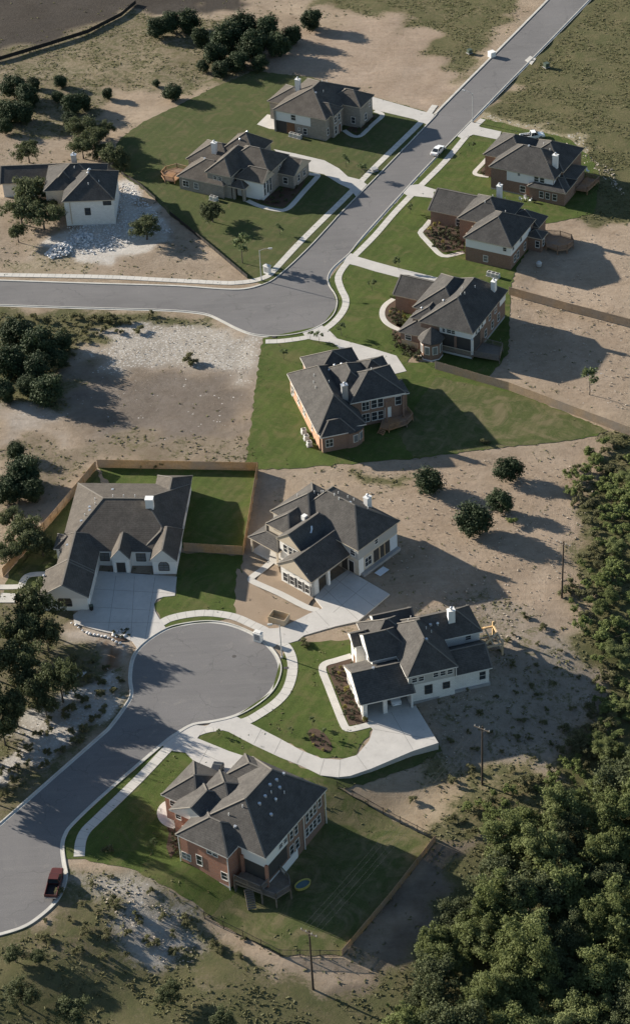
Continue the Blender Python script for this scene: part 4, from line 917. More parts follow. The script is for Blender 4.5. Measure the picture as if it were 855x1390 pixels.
# turret
m_=MB(); n_=8; c_=(-0.1,8.5); pts=[(c_[0]+2.1*math.cos(math.pi/8+k*math.pi/4),c_[1]+2.1*math.sin(math.pi/8+k*math.pi/4)) for k in range(8)]; m_.prism(pts,-1.4,3.9); TW=m_.build('turret','brick_brown',h.root)
m_=MB(); pr=[(c_[0]+2.6*math.cos(math.pi/8+k*math.pi/4),c_[1]+2.6*math.sin(math.pi/8+k*math.pi/4)) for k in range(8)]
m_.add([(x,y,4.05) for x,y in pr]+[(x,y,3.85) for x,y in pr]+[(c_[0],c_[1],6.4)],[(i,(i+1)%8,16) for i in range(8)]+[(8+i,8+(i+1)%8,(i+1)%8,i) for i in range(8)]+[tuple(range(15,7,-1))]); m_.build('turret_roof','shingle_grey',TW)
for k in (3,4,5,6):
    a=math.pi/4*k; q=Vector((math.cos(a),math.sin(a))); t_=Vector((-q.y,q.x)); c2=Vector(c_)+q*1.95; m_=MB(); m_.bar((c2.x-t_.x*.55,c2.y-t_.y*.55,2.2),(c2.x+t_.x*.55,c2.y+t_.y*.55,2.2),0.12,1.8); f_=m_.build('turret_window','white_trim',TW)
    m_=MB(); c3=c2+q*.05; m_.bar((c3.x-t_.x*.42,c3.y-t_.y*.42,2.2),(c3.x+t_.x*.42,c3.y+t_.y*.42,2.2),0.1,1.5); m_.build('pane','glass_blinds',f_)
m_=MB(); m_.prism([(c_[0]+2.2*math.cos(math.pi/8+k*math.pi/4),c_[1]+2.2*math.sin(math.pi/8+k*math.pi/4)) for k in range(8)],-1.5,0.2); m_.build('turret_base','stucco_white',TW)
h.chimney(15.6,2.4,9.1,1.1,0.8,'plain_white')
h.vents([(7.2,9.2,'t'),(8.0,6.0,'p'),(9.0,5.6,'p'),(12.5,5.0,'p'),(5.0,12.8,'t'),(10.5,6.8)])
h.finish(); H6=h
D=deck(h.root,[(1.6,0.8),(2.2,-4.6),(6.4,-3.4),(6.6,0.8)],0.9,[(0,1),(1,2),(2,3)],-1.4,'deck_aged')

# ---- H5 brick house with garden bed
h=House('garden_bed_house',(560+540/4.07,240+555/4.07),0,60.7,'brown brick house with white siding band, planted bed inside curved walk','shingle_slate','tan_trim')
h.wing(2.1,0.7,14.6,11.4,5.5,'u',0.62,('h','h'),'brick_brown')
h.wing(8.6,5.4,19.4,15.7,5.6,'u',0.62,('h','h'),'brick_brown')
h.wing(9.0,9.0,14.0,14.4,5.3,'u',0.60,('h','h'),'brick_brown')
h.wing(13.0,14.0,22.6,24.3,3.3,'v',0.56,('g','g'),'brick_brown')
h.wing(14.0,-0.2,19.0,8.0,4.0,'u',0.5,('h','h'),'brick_brown')
h.panel('W',2.51,1.1,11.0,3.3,5.32,'siding_white'); h.panel('S',1.11,2.5,12.6,3.3,5.32,'siding_white')
h.win('W',2.44,2.4,4.2,0.7,0.8); h.win('W',2.5,6.6,0.8,0.9,1.3,blinds=True); h.win('S',1.04,3.6,4.2,0.7,0.8); h.win('S',1.04,7.5,4.0,0.9,1.0)
for a in (4.6,6.2,9.8): h.win('S',1.1,a,0.9,0.9,1.5)
h.panel('N',11.0,2.6,4.4,0,5.3,'brick_orange','entry_wall',0.12); m_=MB(); m_.box(5.0,10.9,0,5.6,12.2,4.6); m_.box(8.0,10.9,0,8.5,12.2,4.6); m_.build('entry_pier','brick_orange',h.root); 
h.win('W',13.4,17.6,0.9,0.9,1.4); h.panel('W',13.42,14.5,15.6,0,3.1,'brick_brown','side_wall',0.03)
h.wing(11.0,-2.2,14.2,2.0,3.3,'u',0.5,('h','h'),'brick_brown')
h.win('W',11.4,-1.0,1.0,0.8,1.4); h.win('S',-1.8,12.6,1.0,0.8,1.4)
h.chimney(18.2,10.4,9.3,1.1,0.9,'chimney_siding')
h.vents([(11.8,6.3,'p'),(12.6,11.2,'p'),(15.2,10.6,'p'),(17.8,9.0,'p')])
h.finish(); H5=h
D=deck(h.root,[(12.6,-2.4),(12.0,-5.2),(13.2,-6.8),(15.6,-7.2),(17.4,-6.0),(17.8,-3.4),(16.8,-0.4)],0.9,[(1,2),(2,3),(3,4),(4,5),(5,6),(0,1)],-0.2,'deck_wood')

# ---- H4 brick house at the top right
h=House('upper_brick_house',(640+115/4.75,160+468/4.75),0,-29.5,'brown brick house with white siding strip and white chimney, farthest right on the upper road','shingle_slate','tan_trim')
h.wing(-0.5,0.4,14.7,11.6,5.5,'u',0.64,(5.6,5.6),'brick_brown')
h.wing(-3.9,5.0,6.0,15.8,5.4,'v',0.60,('h','h'),'brick_brown')
h.wing(4.4,4.0,15.2,15.6,5.6,'v',0.62,('h','h'),'brick_brown')
h.wing(8.8,-0.6,17.6,6.0,3.3,'u',0.50,('h','h'),'brick_brown')
h.wing(10.2,2.0,17.4,12.0,3.4,'v',0.5,('h','h'),'brick_brown') 
h.panel('S',0.81,3.6,14.2,2.95,5.32,'siding_white'); h.panel('E',14.29,0.85,5.6,3.6,5.32,'siding_white')
for a in (10.4,11.7): h.win('S',0.74,a,4.0,0.95,1.15,frame='white_trim')
h.win('S',0.74,6.4,4.6,0.5,0.5); h.win('S',0.8,7.3,0.8,1.2,1.4); h.win('E',14.36,2.2,4.1,0.7,1.0)
for a in (12.0,13.4,15.0): h.win('S',-0.2,a,1.0,0.9,1.4)
h.chimney(13.2,4.2,9.1,1.1,0.8,'plain_white')
h.panel('S',0.8,-0.1,14.2,-1,0.25,'foundation','foundation',0.06)
h.vents([(6.4,6.0,'f'),(8.3,9.6,'p'),(10.6,7.4,'p')])
h.finish(); H4=h
D=deck(h.root,[(17.2,6.0),(19.8,6.2),(20.4,11.6),(17.2,12.0)],0.9,[(0,1),(1,2),(2,3)],-0.2,'deck_wood')

# ---- H2 house at the top with patio
h=House('patio_house',Vector((7.6,430.5)),0,-29.5,'grey-brown two-storey house with white patio slab, highest house on the upper road','shingle_brown','tan_trim')
h.wing(-13.6,-0.4,0.0,16.6,5.5,'v',0.52,('h','h'),'stone_grey')
h.wing(-4.4,8.0,4.4,15.0,5.4,'u',0.62,('h','h'),'stone_grey')
h.wing(-17.6,4.4,-8.6,13.4,4.6,'u',0.52,('h','h'),'stone_grey')
h.wing(-5.5,1.6,0.9,6.4,5.6,'u',0.70,('h','h'),'stone_grey')
h.panel('S',0.01,-13.1,-4.2,2.9,5.3,'siding_white'); h.panel('S',0.01,-13.1,-10.4,0.1,2.8,'opening_shade','patio_shade_panel',0.05); h.panel('S',0.01,-10.3,-8.3,0.1,2.8,'door_wood','patio_wall',0.06)  # dark panel by the patio has the recess shade painted in
post(h,-13.2,-0.1,0,5.2,0.4,'stone_grey')
h.win('S',-0.07,-8.5,3.7,1.1,1.2); h.win('S',0.0,-5.7,0.7,0.9,1.4); h.win('S',-0.02,-7.2,1.4,0.4,0.5)
h.win('E',-0.4,0.9,1.2,0.8,1.5); h.win('E',0.47,3.0,0.6,0.9,1.9); h.win('E',0.47,3.0,3.4,0.9,1.3); h.win('E',0.47,4.8,3.4,0.9,1.3); h.door('E',0.47,4.9,1.0,2.2)
h.win('E',3.97,11.0,1.0,0.9,1.5); h.win('E',3.97,13.2,3.4,0.9,1.2); h.win('S',8.4,2.2,1.0,0.9,1.5)
h.garage('N',14.6,1.0,4.8,2.2)
h.win('W',-17.2,8.0,1.2,1.0,1.4)
h.chimney(-11.6,8.4,9.2,1.1,0.8,'chimney_siding')
h.vents([(-5.6,5.6,'f'),(-6.4,10.4,'p'),(-5.9,11.6,'p'),(-4.6,7.4,'p')])
h.finish(); H2=h

# ---- H3 house with white gabled front
h=House('gabled_house',Vector((-11.1,404.3)),0,-29.5,'grey stone house with white tall-windowed gable and long low garage wing','shingle_brown','tan_trim')
h.wing(-16.8,-0.2,-5.0,9.4,3.3,'u',0.58,('h','h'),'stone_grey')
h.wing(-18.4,6.6,-7.0,16.2,3.8,'u',0.58,('h','h'),'stone_grey')
h.wing(-9.9,0.4,-3.4,12.6,5.5,'v',0.80,('h','h'),'stone_grey')
h.wing(-8.4,5.0,3.4,14.2,5.5,'u',0.64,('h','h'),'stone_grey')
h.wing(-11.6,10.2,-2.8,18.2,5.6,'v',0.74,('h','h'),'stone_grey')
h.wing(-3.8,2.3,3.3,7.4,4.4,'u',0.84,('h','g'),'stucco_white')
h.wing(-4.4,0.6,-0.4,4.0,3.1,'u',0.6,('h','h'),'stone_grey',wall=False)
h.wing(0.2,9.4,7.0,17.2,3.4,'u',0.55,('h','g'),'stone_grey')
post(h,-0.8,1.0,0,2.95,0.5,'stone_grey'); post(h,-3.2,1.0,0,2.95,0.5,'stone_grey'); h.door('S',2.6,-1.8,1.0,2.2)
for a in (3.6,4.8,6.0): h.win('E',2.9,a,0.9,0.7,3.2 if a!=4.8 else 4.2)
for a in (-7.6,-6.4): h.win('S',0.8,a,3.9,0.7,0.8)
h.win('S',0.8,-6.9,1.1,1.2,1.3); h.win('S',0.2,-12.2,1.0,1.0,1.3,blinds=True); h.win('S',0.2,-14.8,1.0,1.4,1.3)
h.win('E',6.6,12.0,1.0,0.9,1.4); h.win('E',6.6,14.6,1.0,0.9,1.4); h.win('S',9.8,4.6,1.0,1.0,1.4); h.win('E',3.0,10.5,3.7,0.8,1.0)
h.chimney(-12.4,9.2,7.6,1.1,0.8,'chimney_siding'); 
h.vents([(-7.8,12.6,'t'),(-7.4,11.0,'p'),(-7.0,14.6,'t'),(-12.6,5.2,'f')])
h.finish(); H3=h
D=deck(H3.root,[(-18.6,1.6),(-20.8,1.2),(-22.6,2.8),(-22.8,5.2),(-21.2,7.2),(-18.4,7.0)],0.7,[(0,1),(1,2),(2,3),(3,4),(4,5)],-0.1,'deck_wood')

# ---- H1 half finished white house on the rubble
h=House('rubble_house',(5+340/3.886,180+490/3.886),0,-2,'unfinished white stone house standing on pale rubble at the upper left','shingle_slate','tan_trim')
h.wing(-0.6,2.6-2.9,10.6,12.4,5.9,'v',0.62,('h','h'),'stone_white')
h.wing(-5.0,4.6,8.0,15.8,5.9,'u',0.60,('h','h'),'stone_cream')
h.wing(-4.6,5.6,3.0,10.6,5.2,'v',0.9,('h','h'),'stone_cream')
h.wing(-15.6,13.6,0.4,21.6,3.2,'u',0.55,('g','h'),'stone_white')
h.win('S',0.12,4.6,2.4,1.1,1.5,frame='dark_trim'); h.win('S',0.12,8.9,4.6,1.6,0.85,frame='dark_trim')
h.panel('W',-0.2,0.4,3.6,0.2,4.6,'tyvek','house_wrap',0.05); h.win('W',-4.6,8.0,3.2,1.0,1.3); h.win('W',-4.6,8.0,0.8,1.0,1.6)
m_=MB(); m_.box(0.9,0.04,0.2,1.1,0.12,5.6); m_.build('corner_board','tan_trim',h.root)
h.chimney(1.2,12.8,9.9,1.1,0.9,'galvanised')
h.vents([(4.9,5.2,'t'),(4.9,6.4,'t'),(4.9,7.6,'t'),(4.9,8.8,'t'),(5.0,3.0,'p'),(7.2,3.8,'p'),(1.6,9.2,'p')])
h.finish(); H1=h
# ================================================================ TREES AND PLANTS
def crown_mesh(name,R,squash,nblob,leaves,size,mats,seed,core=0.62,blobr=0.42,up=0.15,stray=0.12,compact=False):
    """leaf-sized faces gathered in many uneven tufts along spreading limbs, with stray twigs and gaps"""
    q=np.random.default_rng(seed)
    nl=max(4,nblob//6); ld=q.normal(size=(nl,3)); ld[:,2]=np.abs(ld[:,2])*.8-.15; ld/=np.linalg.norm(ld,axis=1)[:,None]; ll=q.uniform(.65,1.08,nl)
    cs=[];rs=[]
    for i in range(nblob):
        k=i%nl; t=q.uniform(.35,1.0)**.6; c=ld[k]*ll[k]*t+q.normal(size=3)*.17
        if compact: c=q.normal(size=3); c=c/np.linalg.norm(c)*q.uniform(.1,1)**.4*.72
        cs.append(c*R*np.array([1,1,squash])*(core/.62)*.92); rs.append(R*blobr*q.choice([.35,.5,.7,.95]))
    cs=np.array(cs);rs=np.array(rs)
    pick=q.choice(nblob,leaves,p=rs**1.7/(rs**1.7).sum())
    d=q.normal(size=(leaves,3)); d/=np.linalg.norm(d,axis=1)[:,None]
    rad=rs[pick]*np.clip(q.normal(.8,.22,leaves),.1,1.3); st=q.random(leaves)<stray; rad=np.where(st,rad*1.45,rad)
    P=cs[pick]+d*rad[:,None]*np.array([1,1,0.8])
    n=d*0.6+q.normal(size=(leaves,3))*0.5; n[:,2]+=up+.25; n/=np.linalg.norm(n,axis=1)[:,None]
    t=np.cross(n,q.normal(size=(leaves,3))); t/=np.linalg.norm(t,axis=1)[:,None]; b=np.cross(n,t)
    s=size*q.uniform(0.5,1.4,leaves)[:,None]; a=q.uniform(0.5,1.0,leaves)[:,None]
    v=np.stack([P-t*s,P-b*s*a,P+t*s,P+b*s*a],1).reshape(-1,3)
    me=bpy.data.meshes.new(name); f=np.arange(leaves*4).reshape(-1,4)
    me.vertices.add(len(v)); me.vertices.foreach_set('co',v.ravel()); me.loops.add(leaves*4); me.loops.foreach_set('vertex_index',f.ravel())
    me.polygons.add(leaves); me.polygons.foreach_set('loop_start',np.arange(leaves)*4); me.polygons.foreach_set('loop_total',np.full(leaves,4))
    for m_ in mats: me.materials.append(MAT[m_])
    me.update(calc_edges=True); return me
def trunk_mesh(h,r,seed,limbs=5,spread=1.2):
    q=random.Random(seed); m_=MB(); p=Vector((0,0,-0.4)); pr=r*1.25
    for k in range(4):
        n=Vector((q.uniform(-.12,.12)*h*.3,q.uniform(-.12,.12)*h*.3,h*(k+1)/4)); nr=r*(1-0.18*(k+1)); m_.bar(p,n,pr*2,pr*2,n=8,w2=nr*2); p=n; pr=nr
        if k>=1:
            for j in range(limbs//2):
                a=q.uniform(0,6.28); e=n+Vector((math.cos(a)*spread*q.uniform(.7,1.2),math.sin(a)*spread*q.uniform(.7,1.2),q.uniform(.4,1.0)*spread)); m_.bar(n,e,nr,nr,n=6,w2=nr*0.35); e2=e+(e-n)*.7+Vector((q.uniform(-.4,.4),q.uniform(-.4,.4),.3))*spread; m_.bar(e,e2,nr*.4,nr*.4,n=5,w2=nr*.12)
    me=m_.build('t','bark'); d=me.data; bpy.data.objects.remove(me); return d
PROTO={}
def proto(kind,R,squash,nb,lv,sz,mat,seed,hc,tr,**kw):
    PROTO.setdefault(kind,[]).append((R,hc,crown_mesh('crown_'+kind,R,squash,nb,lv,sz,[mat],seed,**kw),trunk_mesh(hc*0.95,tr,seed)))
for s_ in range(4): proto('juniper',3.0,0.95,70,9000,0.13,'leaf_juniper',100+s_,2.1,0.16,blobr=0.34,stray=.06,compact=True)
for s_ in range(4): proto('oak',3.4,0.72,80,7500,0.14,'leaf_oak',200+s_,2.8,0.2,blobr=0.28)
for s_ in range(5): proto('wood',3.8,0.7+0.1*s_,110,11500,0.145,'leaf_wood',300+s_,3.8,0.2,blobr=0.27,core=.64)
for s_ in range(3): proto('woodlight',3.8,0.8+.2*s_,100,11500,0.14,'leaf_light',320+s_,4.0,0.2,blobr=0.25,core=.64)
for s_ in range(3): proto('woodolive',3.8,0.7+.15*s_,100,10000,0.145,'leaf_oak',340+s_,3.9,0.2,blobr=0.27,core=.64)
for s_ in range(3): proto('bush',1.6,0.7,34,1900,0.12,'leaf_bright',400+s_,.9,0.08,blobr=.3)
for s_ in range(3): proto('scrub',1.6,0.6,34,1500,0.12,'leaf_weed',420+s_,.7,0.06,blobr=0.28,stray=.25)
for s_ in range(3): proto('sapling',1.0,1.1,24,560,0.10,'leaf_sapling',500+s_,2.0,0.05,blobr=.3)
for s_ in range(3): proto('shrub',0.55,0.8,14,300,0.07,'leaf_bed',600+s_,0.34,0.04,blobr=.36)
proto('gold',0.55,0.8,14,300,0.07,'leaf_gold',650,0.34,0.04,blobr=.36)
tr_=random.Random(5); SUN_TREES=[]
def px_per_m(x,y,z):
    v=(x,y,z-CAM_H); return CAM_F/sum(v[i]*_F[i] for i in range(3))
def tree(px,py,rp,kind,name,label,cat,group=None,at_base=False,hf=1.0):
    R,hc,cm,tm=tr_.choice(PROTO[kind])
    z=0
    for _ in range(6):
        x,y=gz(px,py,z); rm=rp/px_per_m(x,y,z); s=rm/(R*(0.86 if kind in('juniper','oak') else 0.92)); z=T(x,y)+(0 if at_base else hc*s*hf)
    o=empty(name,(x,y,T(x,y)-0.05),tr_.uniform(0,6.28),label,cat,group); o.scale=(s*tr_.uniform(.93,1.07),s*tr_.uniform(.93,1.07),s*tr_.uniform(.92,1.1)*hf)
    t=bpy.data.objects.new('trunk',tm); C.objects.link(t); t.parent=o
    c=bpy.data.objects.new('crown',cm); C.objects.link(c); c.parent=o; c.location=(0,0,hc)
    return o
# dark junipers of the upper left
for px,py,r in ((213,38,16),(232,30,18),(255,28,19),(272,50,14),(292,72,19),(308,50,23),(330,35,22),(345,62,23),(322,82,18),(362,38,20),(378,60,20),(396,48,15),(276,90,10),(299,92,15),(352,85,13)):
    tree(px,py,r,'juniper','juniper_tree','dark green juniper crowded in the thicket on the dry slope above the houses','tree','juniper thicket at the top')
tree(422,27,17,'juniper','juniper_tree','dark round juniper alone just right of the hilltop thicket','tree')
for px,py,r in ((18,118,19),(38,130,19),(12,150,20),(32,152,17),(8,172,12),(46,112,10)):
    tree(px,py,r,'juniper','juniper_tree','dark juniper in the clump at the left edge above the rubble house','tree','juniper clump at the left edge')
for px,py,r in ((82,110,10),(98,143,17),(113,138,13),(79,130,9),(96,162,13)):
    tree(px,py,r,'juniper','juniper_tree','dark juniper in the small loose group on the dirt track','tree','junipers by the dirt track')
tree(146,127,9,'juniper','juniper_tree','small dark juniper beside the dirt track, right of the loose group','tree')
tree(212,112,6,'juniper','juniper_tree','tiny dark juniper, smallest on the dry slope','tree')
tree(233,124,15,'juniper','juniper_tree','round dark juniper standing alone at the edge of the upper lawn','tree')
for px,py,r in ((112,172,19),(128,188,19),(112,200,17),(143,175,12),(153,213,17),(168,222,12),(137,205,14)):
    tree(px,py,r,'oak','oak_tree','green oak in the line between the rubble house and the upper lawn','tree','oaks behind the rubble house')
tree(38,205,17,'oak','oak_tree','light green oak behind the left wing of the rubble house','tree')
for px,py,r in ((42,262,24),(28,285,22),(58,292,22),(66,275,16)):
    tree(px,py,r,'oak','oak_tree','bushy grey-green oak in front of the rubble house','tree','oaks in front of the rubble house')
tree(24,315,11,'oak','oak_tree','thin small oak below the rubble house at the left edge','tree',hf=1.4)
tree(198,308,19,'oak','oak_tree','spreading low oak on bare ground right of the rubble house','tree')
tree(288,287,17,'oak','oak_tree','leafy tree on the lawn in front of the gabled house','tree')
tree(327,331,14,'sapling','young_tree','young light green tree on the lawn near the street lamp','tree')
for px,py,r in ((22,455,26),(55,468,27),(84,462,17),(14,492,26),(48,500,24),(78,488,16)):
    tree(px,py,r,'juniper','juniper_tree','dark juniper in the dense clump below the west street','tree','juniper clump below the west street')
for px,py,r in ((64,528,25),(38,522,17),(5,530,18)):
    tree(px,py,r,'juniper','juniper_tree','dark juniper at the edge of the bare lot','tree','junipers by the bare lot')
for px,py,r in ((32,640,28),(12,665,24),(45,664,20),(22,612,14)):
    tree(px,py,r,'juniper','juniper_tree','dark evergreen outside the left corner of the wooden fence','tree','evergreens outside the fence')
for px,py,r in ((35,728,26),(14,750,20),(58,742,17),(18,705,17)):
    tree(px,py,r,'oak','oak_tree','grey-green oak left of the long single-storey house','tree','oaks left of the long house')
for px,py,r in ((48,828,27),(28,862,26),(63,862,19),(24,900,28),(45,932,24),(20,960,24),(4,990,20),(62,958,15)):
    tree(px,py,r,'oak','oak_tree','dark oak in the grove left of the lower cul-de-sac','tree','oak grove left of the cul-de-sac',hf=1.5)
tree(82,925,24,'oak','oak_tree','wide oak standing clear on the right side of the grove by the cul-de-sac','tree',hf=1.6)
for px,py,r in ((-32,870,30),(-36,930,30),(-30,985,30),(-62,1010,32),(-95,960,32),(-25,815,26),(-40,1045,24)):
    tree(px,py,r,'oak','oak_tree','dark oak in the grove left of the lower cul-de-sac','tree','oak grove left of the cul-de-sac',hf=2.1)
# right-hand slope
tree(581,651,22,'juniper','juniper_tree','round dark juniper alone on the tan slope, leftmost of the four','tree')
tree(690,637,21,'juniper','juniper_tree','round dark juniper highest on the tan slope, behind the touching pair','tree')
tree(677,681,19,'juniper','juniper_tree','smaller juniper of the touching pair on the tan slope','tree')
tree(644,704,28,'juniper','juniper_tree','largest juniper of the touching pair on the tan slope','tree')
tree(800,512,13,'sapling','young_tree','pale green young tree on the bare lot above the right fence','tree')
# woods along the creek at the lower right
def inpoly(x,y,p):
    c=False
    for i in range(len(p)):
        a=p[i];b=p[i-1]
        if (a[1]>y)!=(b[1]>y) and x<(b[0]-a[0])*(y-a[1])/(b[1]-a[1])+a[0]: c=not c
    return c
def scatter(poly,dmin,seed,n=6000):
    q=random.Random(seed); out=[]; x0=min(p[0] for p in poly);x1=max(p[0] for p in poly);y0=min(p[1] for p in poly);y1=max(p[1] for p in poly)
    for _ in range(n):
        x=q.uniform(x0,x1);y=q.uniform(y0,y1)
        if inpoly(x,y,poly) and all((x-a)**2+((y-b)*1.25)**2>dmin*dmin for a,b in out): out.append((x,y))
    return out
woods=[(1010,1000),(835,1045),(775,1085),(715,1098),(678,1138),(660,1195),(618,1245),(585,1285),(560,1340),(540,1420),(1010,1420)]
for px,py in sorted(scatter(woods,29,9),key=lambda p:p[1]):
    k=tr_.random(); kind='wood' if k<.5 else ('woodlight' if k<.72 else 'woodolive')
    tree(px,py,tr_.choice((17,20,24,28,33,38)),kind,'woodland_tree','leafy green tree of the dense creekside wood at the lower right','tree','creekside wood',hf=tr_.uniform(.8,1.25))
strip=[(980,585),(862,612),(835,650),(838,720),(812,770),(815,850),(838,905),(818,965),(800,1015),(835,1040),(980,1000)]
for px,py in sorted(scatter(strip,23,10),key=lambda p:p[1]):
    k=tr_.random(); kind='woodlight' if k<.3 else ('bush' if k<.92 else 'wood')
    tree(px,py,tr_.uniform(8,17),kind,'creekside_tree','small bushy green tree in the strip along the right edge','tree','small trees along the right edge',hf=tr_.uniform(.45,.85))
brush=[(855,590),(800,612),(775,640),(770,665),(800,690),(795,740),(785,775),(765,800),(790,850),(815,900),(800,960),(780,1000),(740,1045),(655,1080),(610,1110),(640,1130),(700,1080),(780,1060),(835,1000),(840,600)]
for px,py in sorted(scatter(brush,13,12),key=lambda p:p[1]):
    tree(px,py,tr_.uniform(5,12),'bush' if tr_.random()<.5 else 'scrub','creek_bush','low green bush in the brushy edge of the creekside wood','bush','bushes at the wood edge')
for px,py,r in ((795,612,9),(822,600,9),(812,628,10),(696,708,8)):
    tree(px,py,r,'bush','bright_bush','bright green bush where the right fence meets the creek strip','bush','bright bushes by the fence end')
for px,py,r in ((20,1296,14),(52,1300,12),(30,1350,20),(95,1372,22),(230,1350,16),(300,1385,16)):
    tree(px,py,r,'oak','oak_tree','dark scrubby oak on the weedy slope at the bottom left','tree','scrubby oaks at the bottom left')
for px,py,r in ((160,1228,8),(145,1265,8),(200,1275,7),(190,1250,6),(115,1255,7),(60,1270,8),(235,1290,7),(300,1290,7),(125,430,7),(150,432,9),(165,437,7),(257,487,9),(262,492,7),(205,425,6),(560,1085,7),(615,1060,8),(640,1045,7),(700,1000,6),(740,980,6),(650,900,5),(720,930,5),(765,985,8),(690,870,6),(710,835,6),(735,850,7),(330,1275,5)):
    tree(px,py,r,'scrub','scrub_bush','low dry scrub bush scattered on open ground','bush','scattered scrub bushes')
for px,py in scatter([(95,880),(150,905),(165,925),(150,960),(100,1010),(30,1060),(0,1085),(0,1040),(60,980),(110,940)],18,31,900):
    tree(px,py,tr_.uniform(5,10),'scrub','scrub_bush','low scrub bush on the bank left of the cul-de-sac','bush','scrub on the bank')
for px,py in scatter([(20,1285),(100,1180),(190,1190),(270,1260),(340,1300),(200,1300),(60,1300),(10,1280)],28,32,400):
    tree(px,py,tr_.uniform(4,9),'scrub','scrub_bush','low scrub bush on the weedy ground below the brick house lawn','bush','scrub below the brick house lawn')
for px,py in scatter([(600,1000),(640,870),(700,850),(790,900),(770,1000),(700,1050),(620,1050)],27,33,400):
    tree(px,py,tr_.uniform(3,6),'scrub','scrub_bush','small scrub bush on the bare ground right of the white house','bush','scrub right of the white house')
for px,py in scatter([(5,425),(170,430),(200,445),(110,465),(90,520),(5,520)],14,34,500):
    tree(px,py,tr_.uniform(4,9),'scrub','scrub_bush','olive scrub bush around the junipers below the west street','bush','scrub below the west street')
# saplings on the lawns
for px,py,r,lb in ((380,318,6,'thin sapling on the lawn left of the upper road, below the curved driveway'),(386,488,6,'thin staked sapling near the left edge of the corner lawn'),(433,466,6,'small sapling at the corner house driveway entrance'),(421,462,5,'small sapling beside the pavement end at the corner lawn'),(463,456,7,'bare staked young tree between the corner drive and turret house'),(424,985,5,'yellowish sapling left of the round bed on the cul-de-sac lawn'),(440,1002,5,'small sapling inside the round bed on the cul-de-sac lawn'),(395,996,4,'tiny staked sapling near the white driveway curve'),(297,999,4,'tiny sapling on the grass wedge beside the brick house drive'),(210,1150,5,'little dark shrub on the lawn in front of the brick house'),(594,274,5,'bushy shrub by the second driveway of the upper road'),(541,366,6,'green shrub beside the garage of the turret house'),(492,240,7,'shrub at the kerb by the curved upper driveway'),(470,226,6,'cluster of dark shrubs on the lawn right of the gabled house'),(556,290,5,'thin sapling on the lawn beside the curved garden bed'),(640,206,5,'thin sapling on the upper right lawn'),(505,395,6,'thin sapling on the lawn inside the street corner')):
    tree(px,py,r,'sapling','sapling',lb,'sapling',at_base=True)
for px,py,r,lb in ((415,872,8,'spiky dark agave-like shrub on the lawn by the white house'),(150,1152,8,'grey leafless shrub on the front lawn of the brick house'),(196,630,8,'tan bushy shrub against the back fence, left of its mate'),(216,632,8,'green bushy shrub against the back fence, right of its mate'),(656,600,7,'weedy shrub tuft at the foot of the corner lawn')):
    tree(px,py,r,'scrub','yard_shrub',lb,'shrub')
def bed_fill(poly,dmin,seed,label,group,r=(3.2,5.5),gold=0.1):
    q=random.Random(seed)
    for px,py in scatter(poly,dmin,seed,700):
        tree(px,py,q.uniform(*r),'gold' if q.random()<gold else 'shrub','garden_shrub',label,'shrub',group)
bed_fill([(586,304),(577,316),(600,340),(626,336),(628,314),(603,296)],6.5,1,'small shrub in the mulch bed inside the curved garden walk','shrubs of the curved walk bed',gold=.15)
bed_fill([(537,415),(526,424),(533,436),(545,442),(548,425)],5,2,'small shrub in the bed inside the turret house walk','shrubs in the turret house bed',(2.5,4.5),.3)
bed_fill([(535,452),(535,470),(560,485),(572,484),(566,470),(548,456)],7,3,'rounded shrub below the porch of the turret house','shrubs below the turret house porch',(4,6.5),0)
bed_fill([(479,897),(449,905),(457,935),(474,980),(498,978),(489,958),(480,930),(482,912)],8,4,'small shrub in the bed along the white house walk','shrubs along the white house walk',(2.5,5),.2)
bed_fill([(353,273),(383,279),(400,262),(408,250),(385,258)],8,5,'dark shrub in the bed of the gabled house','shrubs of the gabled house bed',(2.5,4),0)
bed_fill([(477,178),(486,181),(508,160),(500,161)],6,6,'dark shrub in the bed of the patio house','shrubs of the patio house bed',(2.5,4),0)
bed_fill([(664,221),(653,235),(664,236)],4,7,'small shrub in the bed of the upper brick house','shrubs of the upper brick house bed',(2.5,3.5),0)
bed_fill([(239,1097),(229,1104),(236,1115),(234,1150),(243,1160),(242,1120)],6,8,'small shrub along the front of the red brick house','shrubs at the brick house front',(3,5),.1)
bed_fill([(419,996),(436,995),(448,1012),(440,1018),(424,1008)],6,9,'small plant in the round bed on the cul-de-sac lawn','plants of the round lawn bed',(2.2,3.6),.3)
bed_fill([(150,859),(170,852),(180,860),(165,867)],6,13,'small shrub in the driveway island bed','shrubs in the driveway island',(2.5,4),0)
# weeds: tufts where the terrain is green
q=np.random.default_rng(21); dense=(P2[:,0]>-82)&(P2[:,0]<97)&(P2[:,1]>165)&(P2[:,1]<532)
prob=np.where(dense,np.clip(green-0.22,0,1)**1.3,0); prob/=prob.sum()
n_=60000; ii=q.choice(len(P2),n_,p=prob); B=np.c_[P2[ii]+q.uniform(-.6,.6,(n_,2)),Z[ii]]
sm_=(np.sin(B[:,0]*.5+1.3*np.sin(B[:,1]*.3))+np.cos(B[:,1]*.45+B[:,0]*.2))>-0.5+q.uniform(-.8,.8,n_)
inside=np.zeros(n_,bool)
for ob in [o for o in C.objects if o.get('kind')=='structure' and o.type=='MESH' and o.name!='ground' and ('lawn' in o.name or 'drive' in o.name or 'walk' in o.name)]: pass
roadpolys=[[tuple(v) for v in e1+e2[::-1]],[tuple(v) for v in e3]]
for rp_ in roadpolys: inside|=sdist(B[:,:2],rp_)>-2.2
B=B[sm_&~inside]; n_=len(B); vv=[]
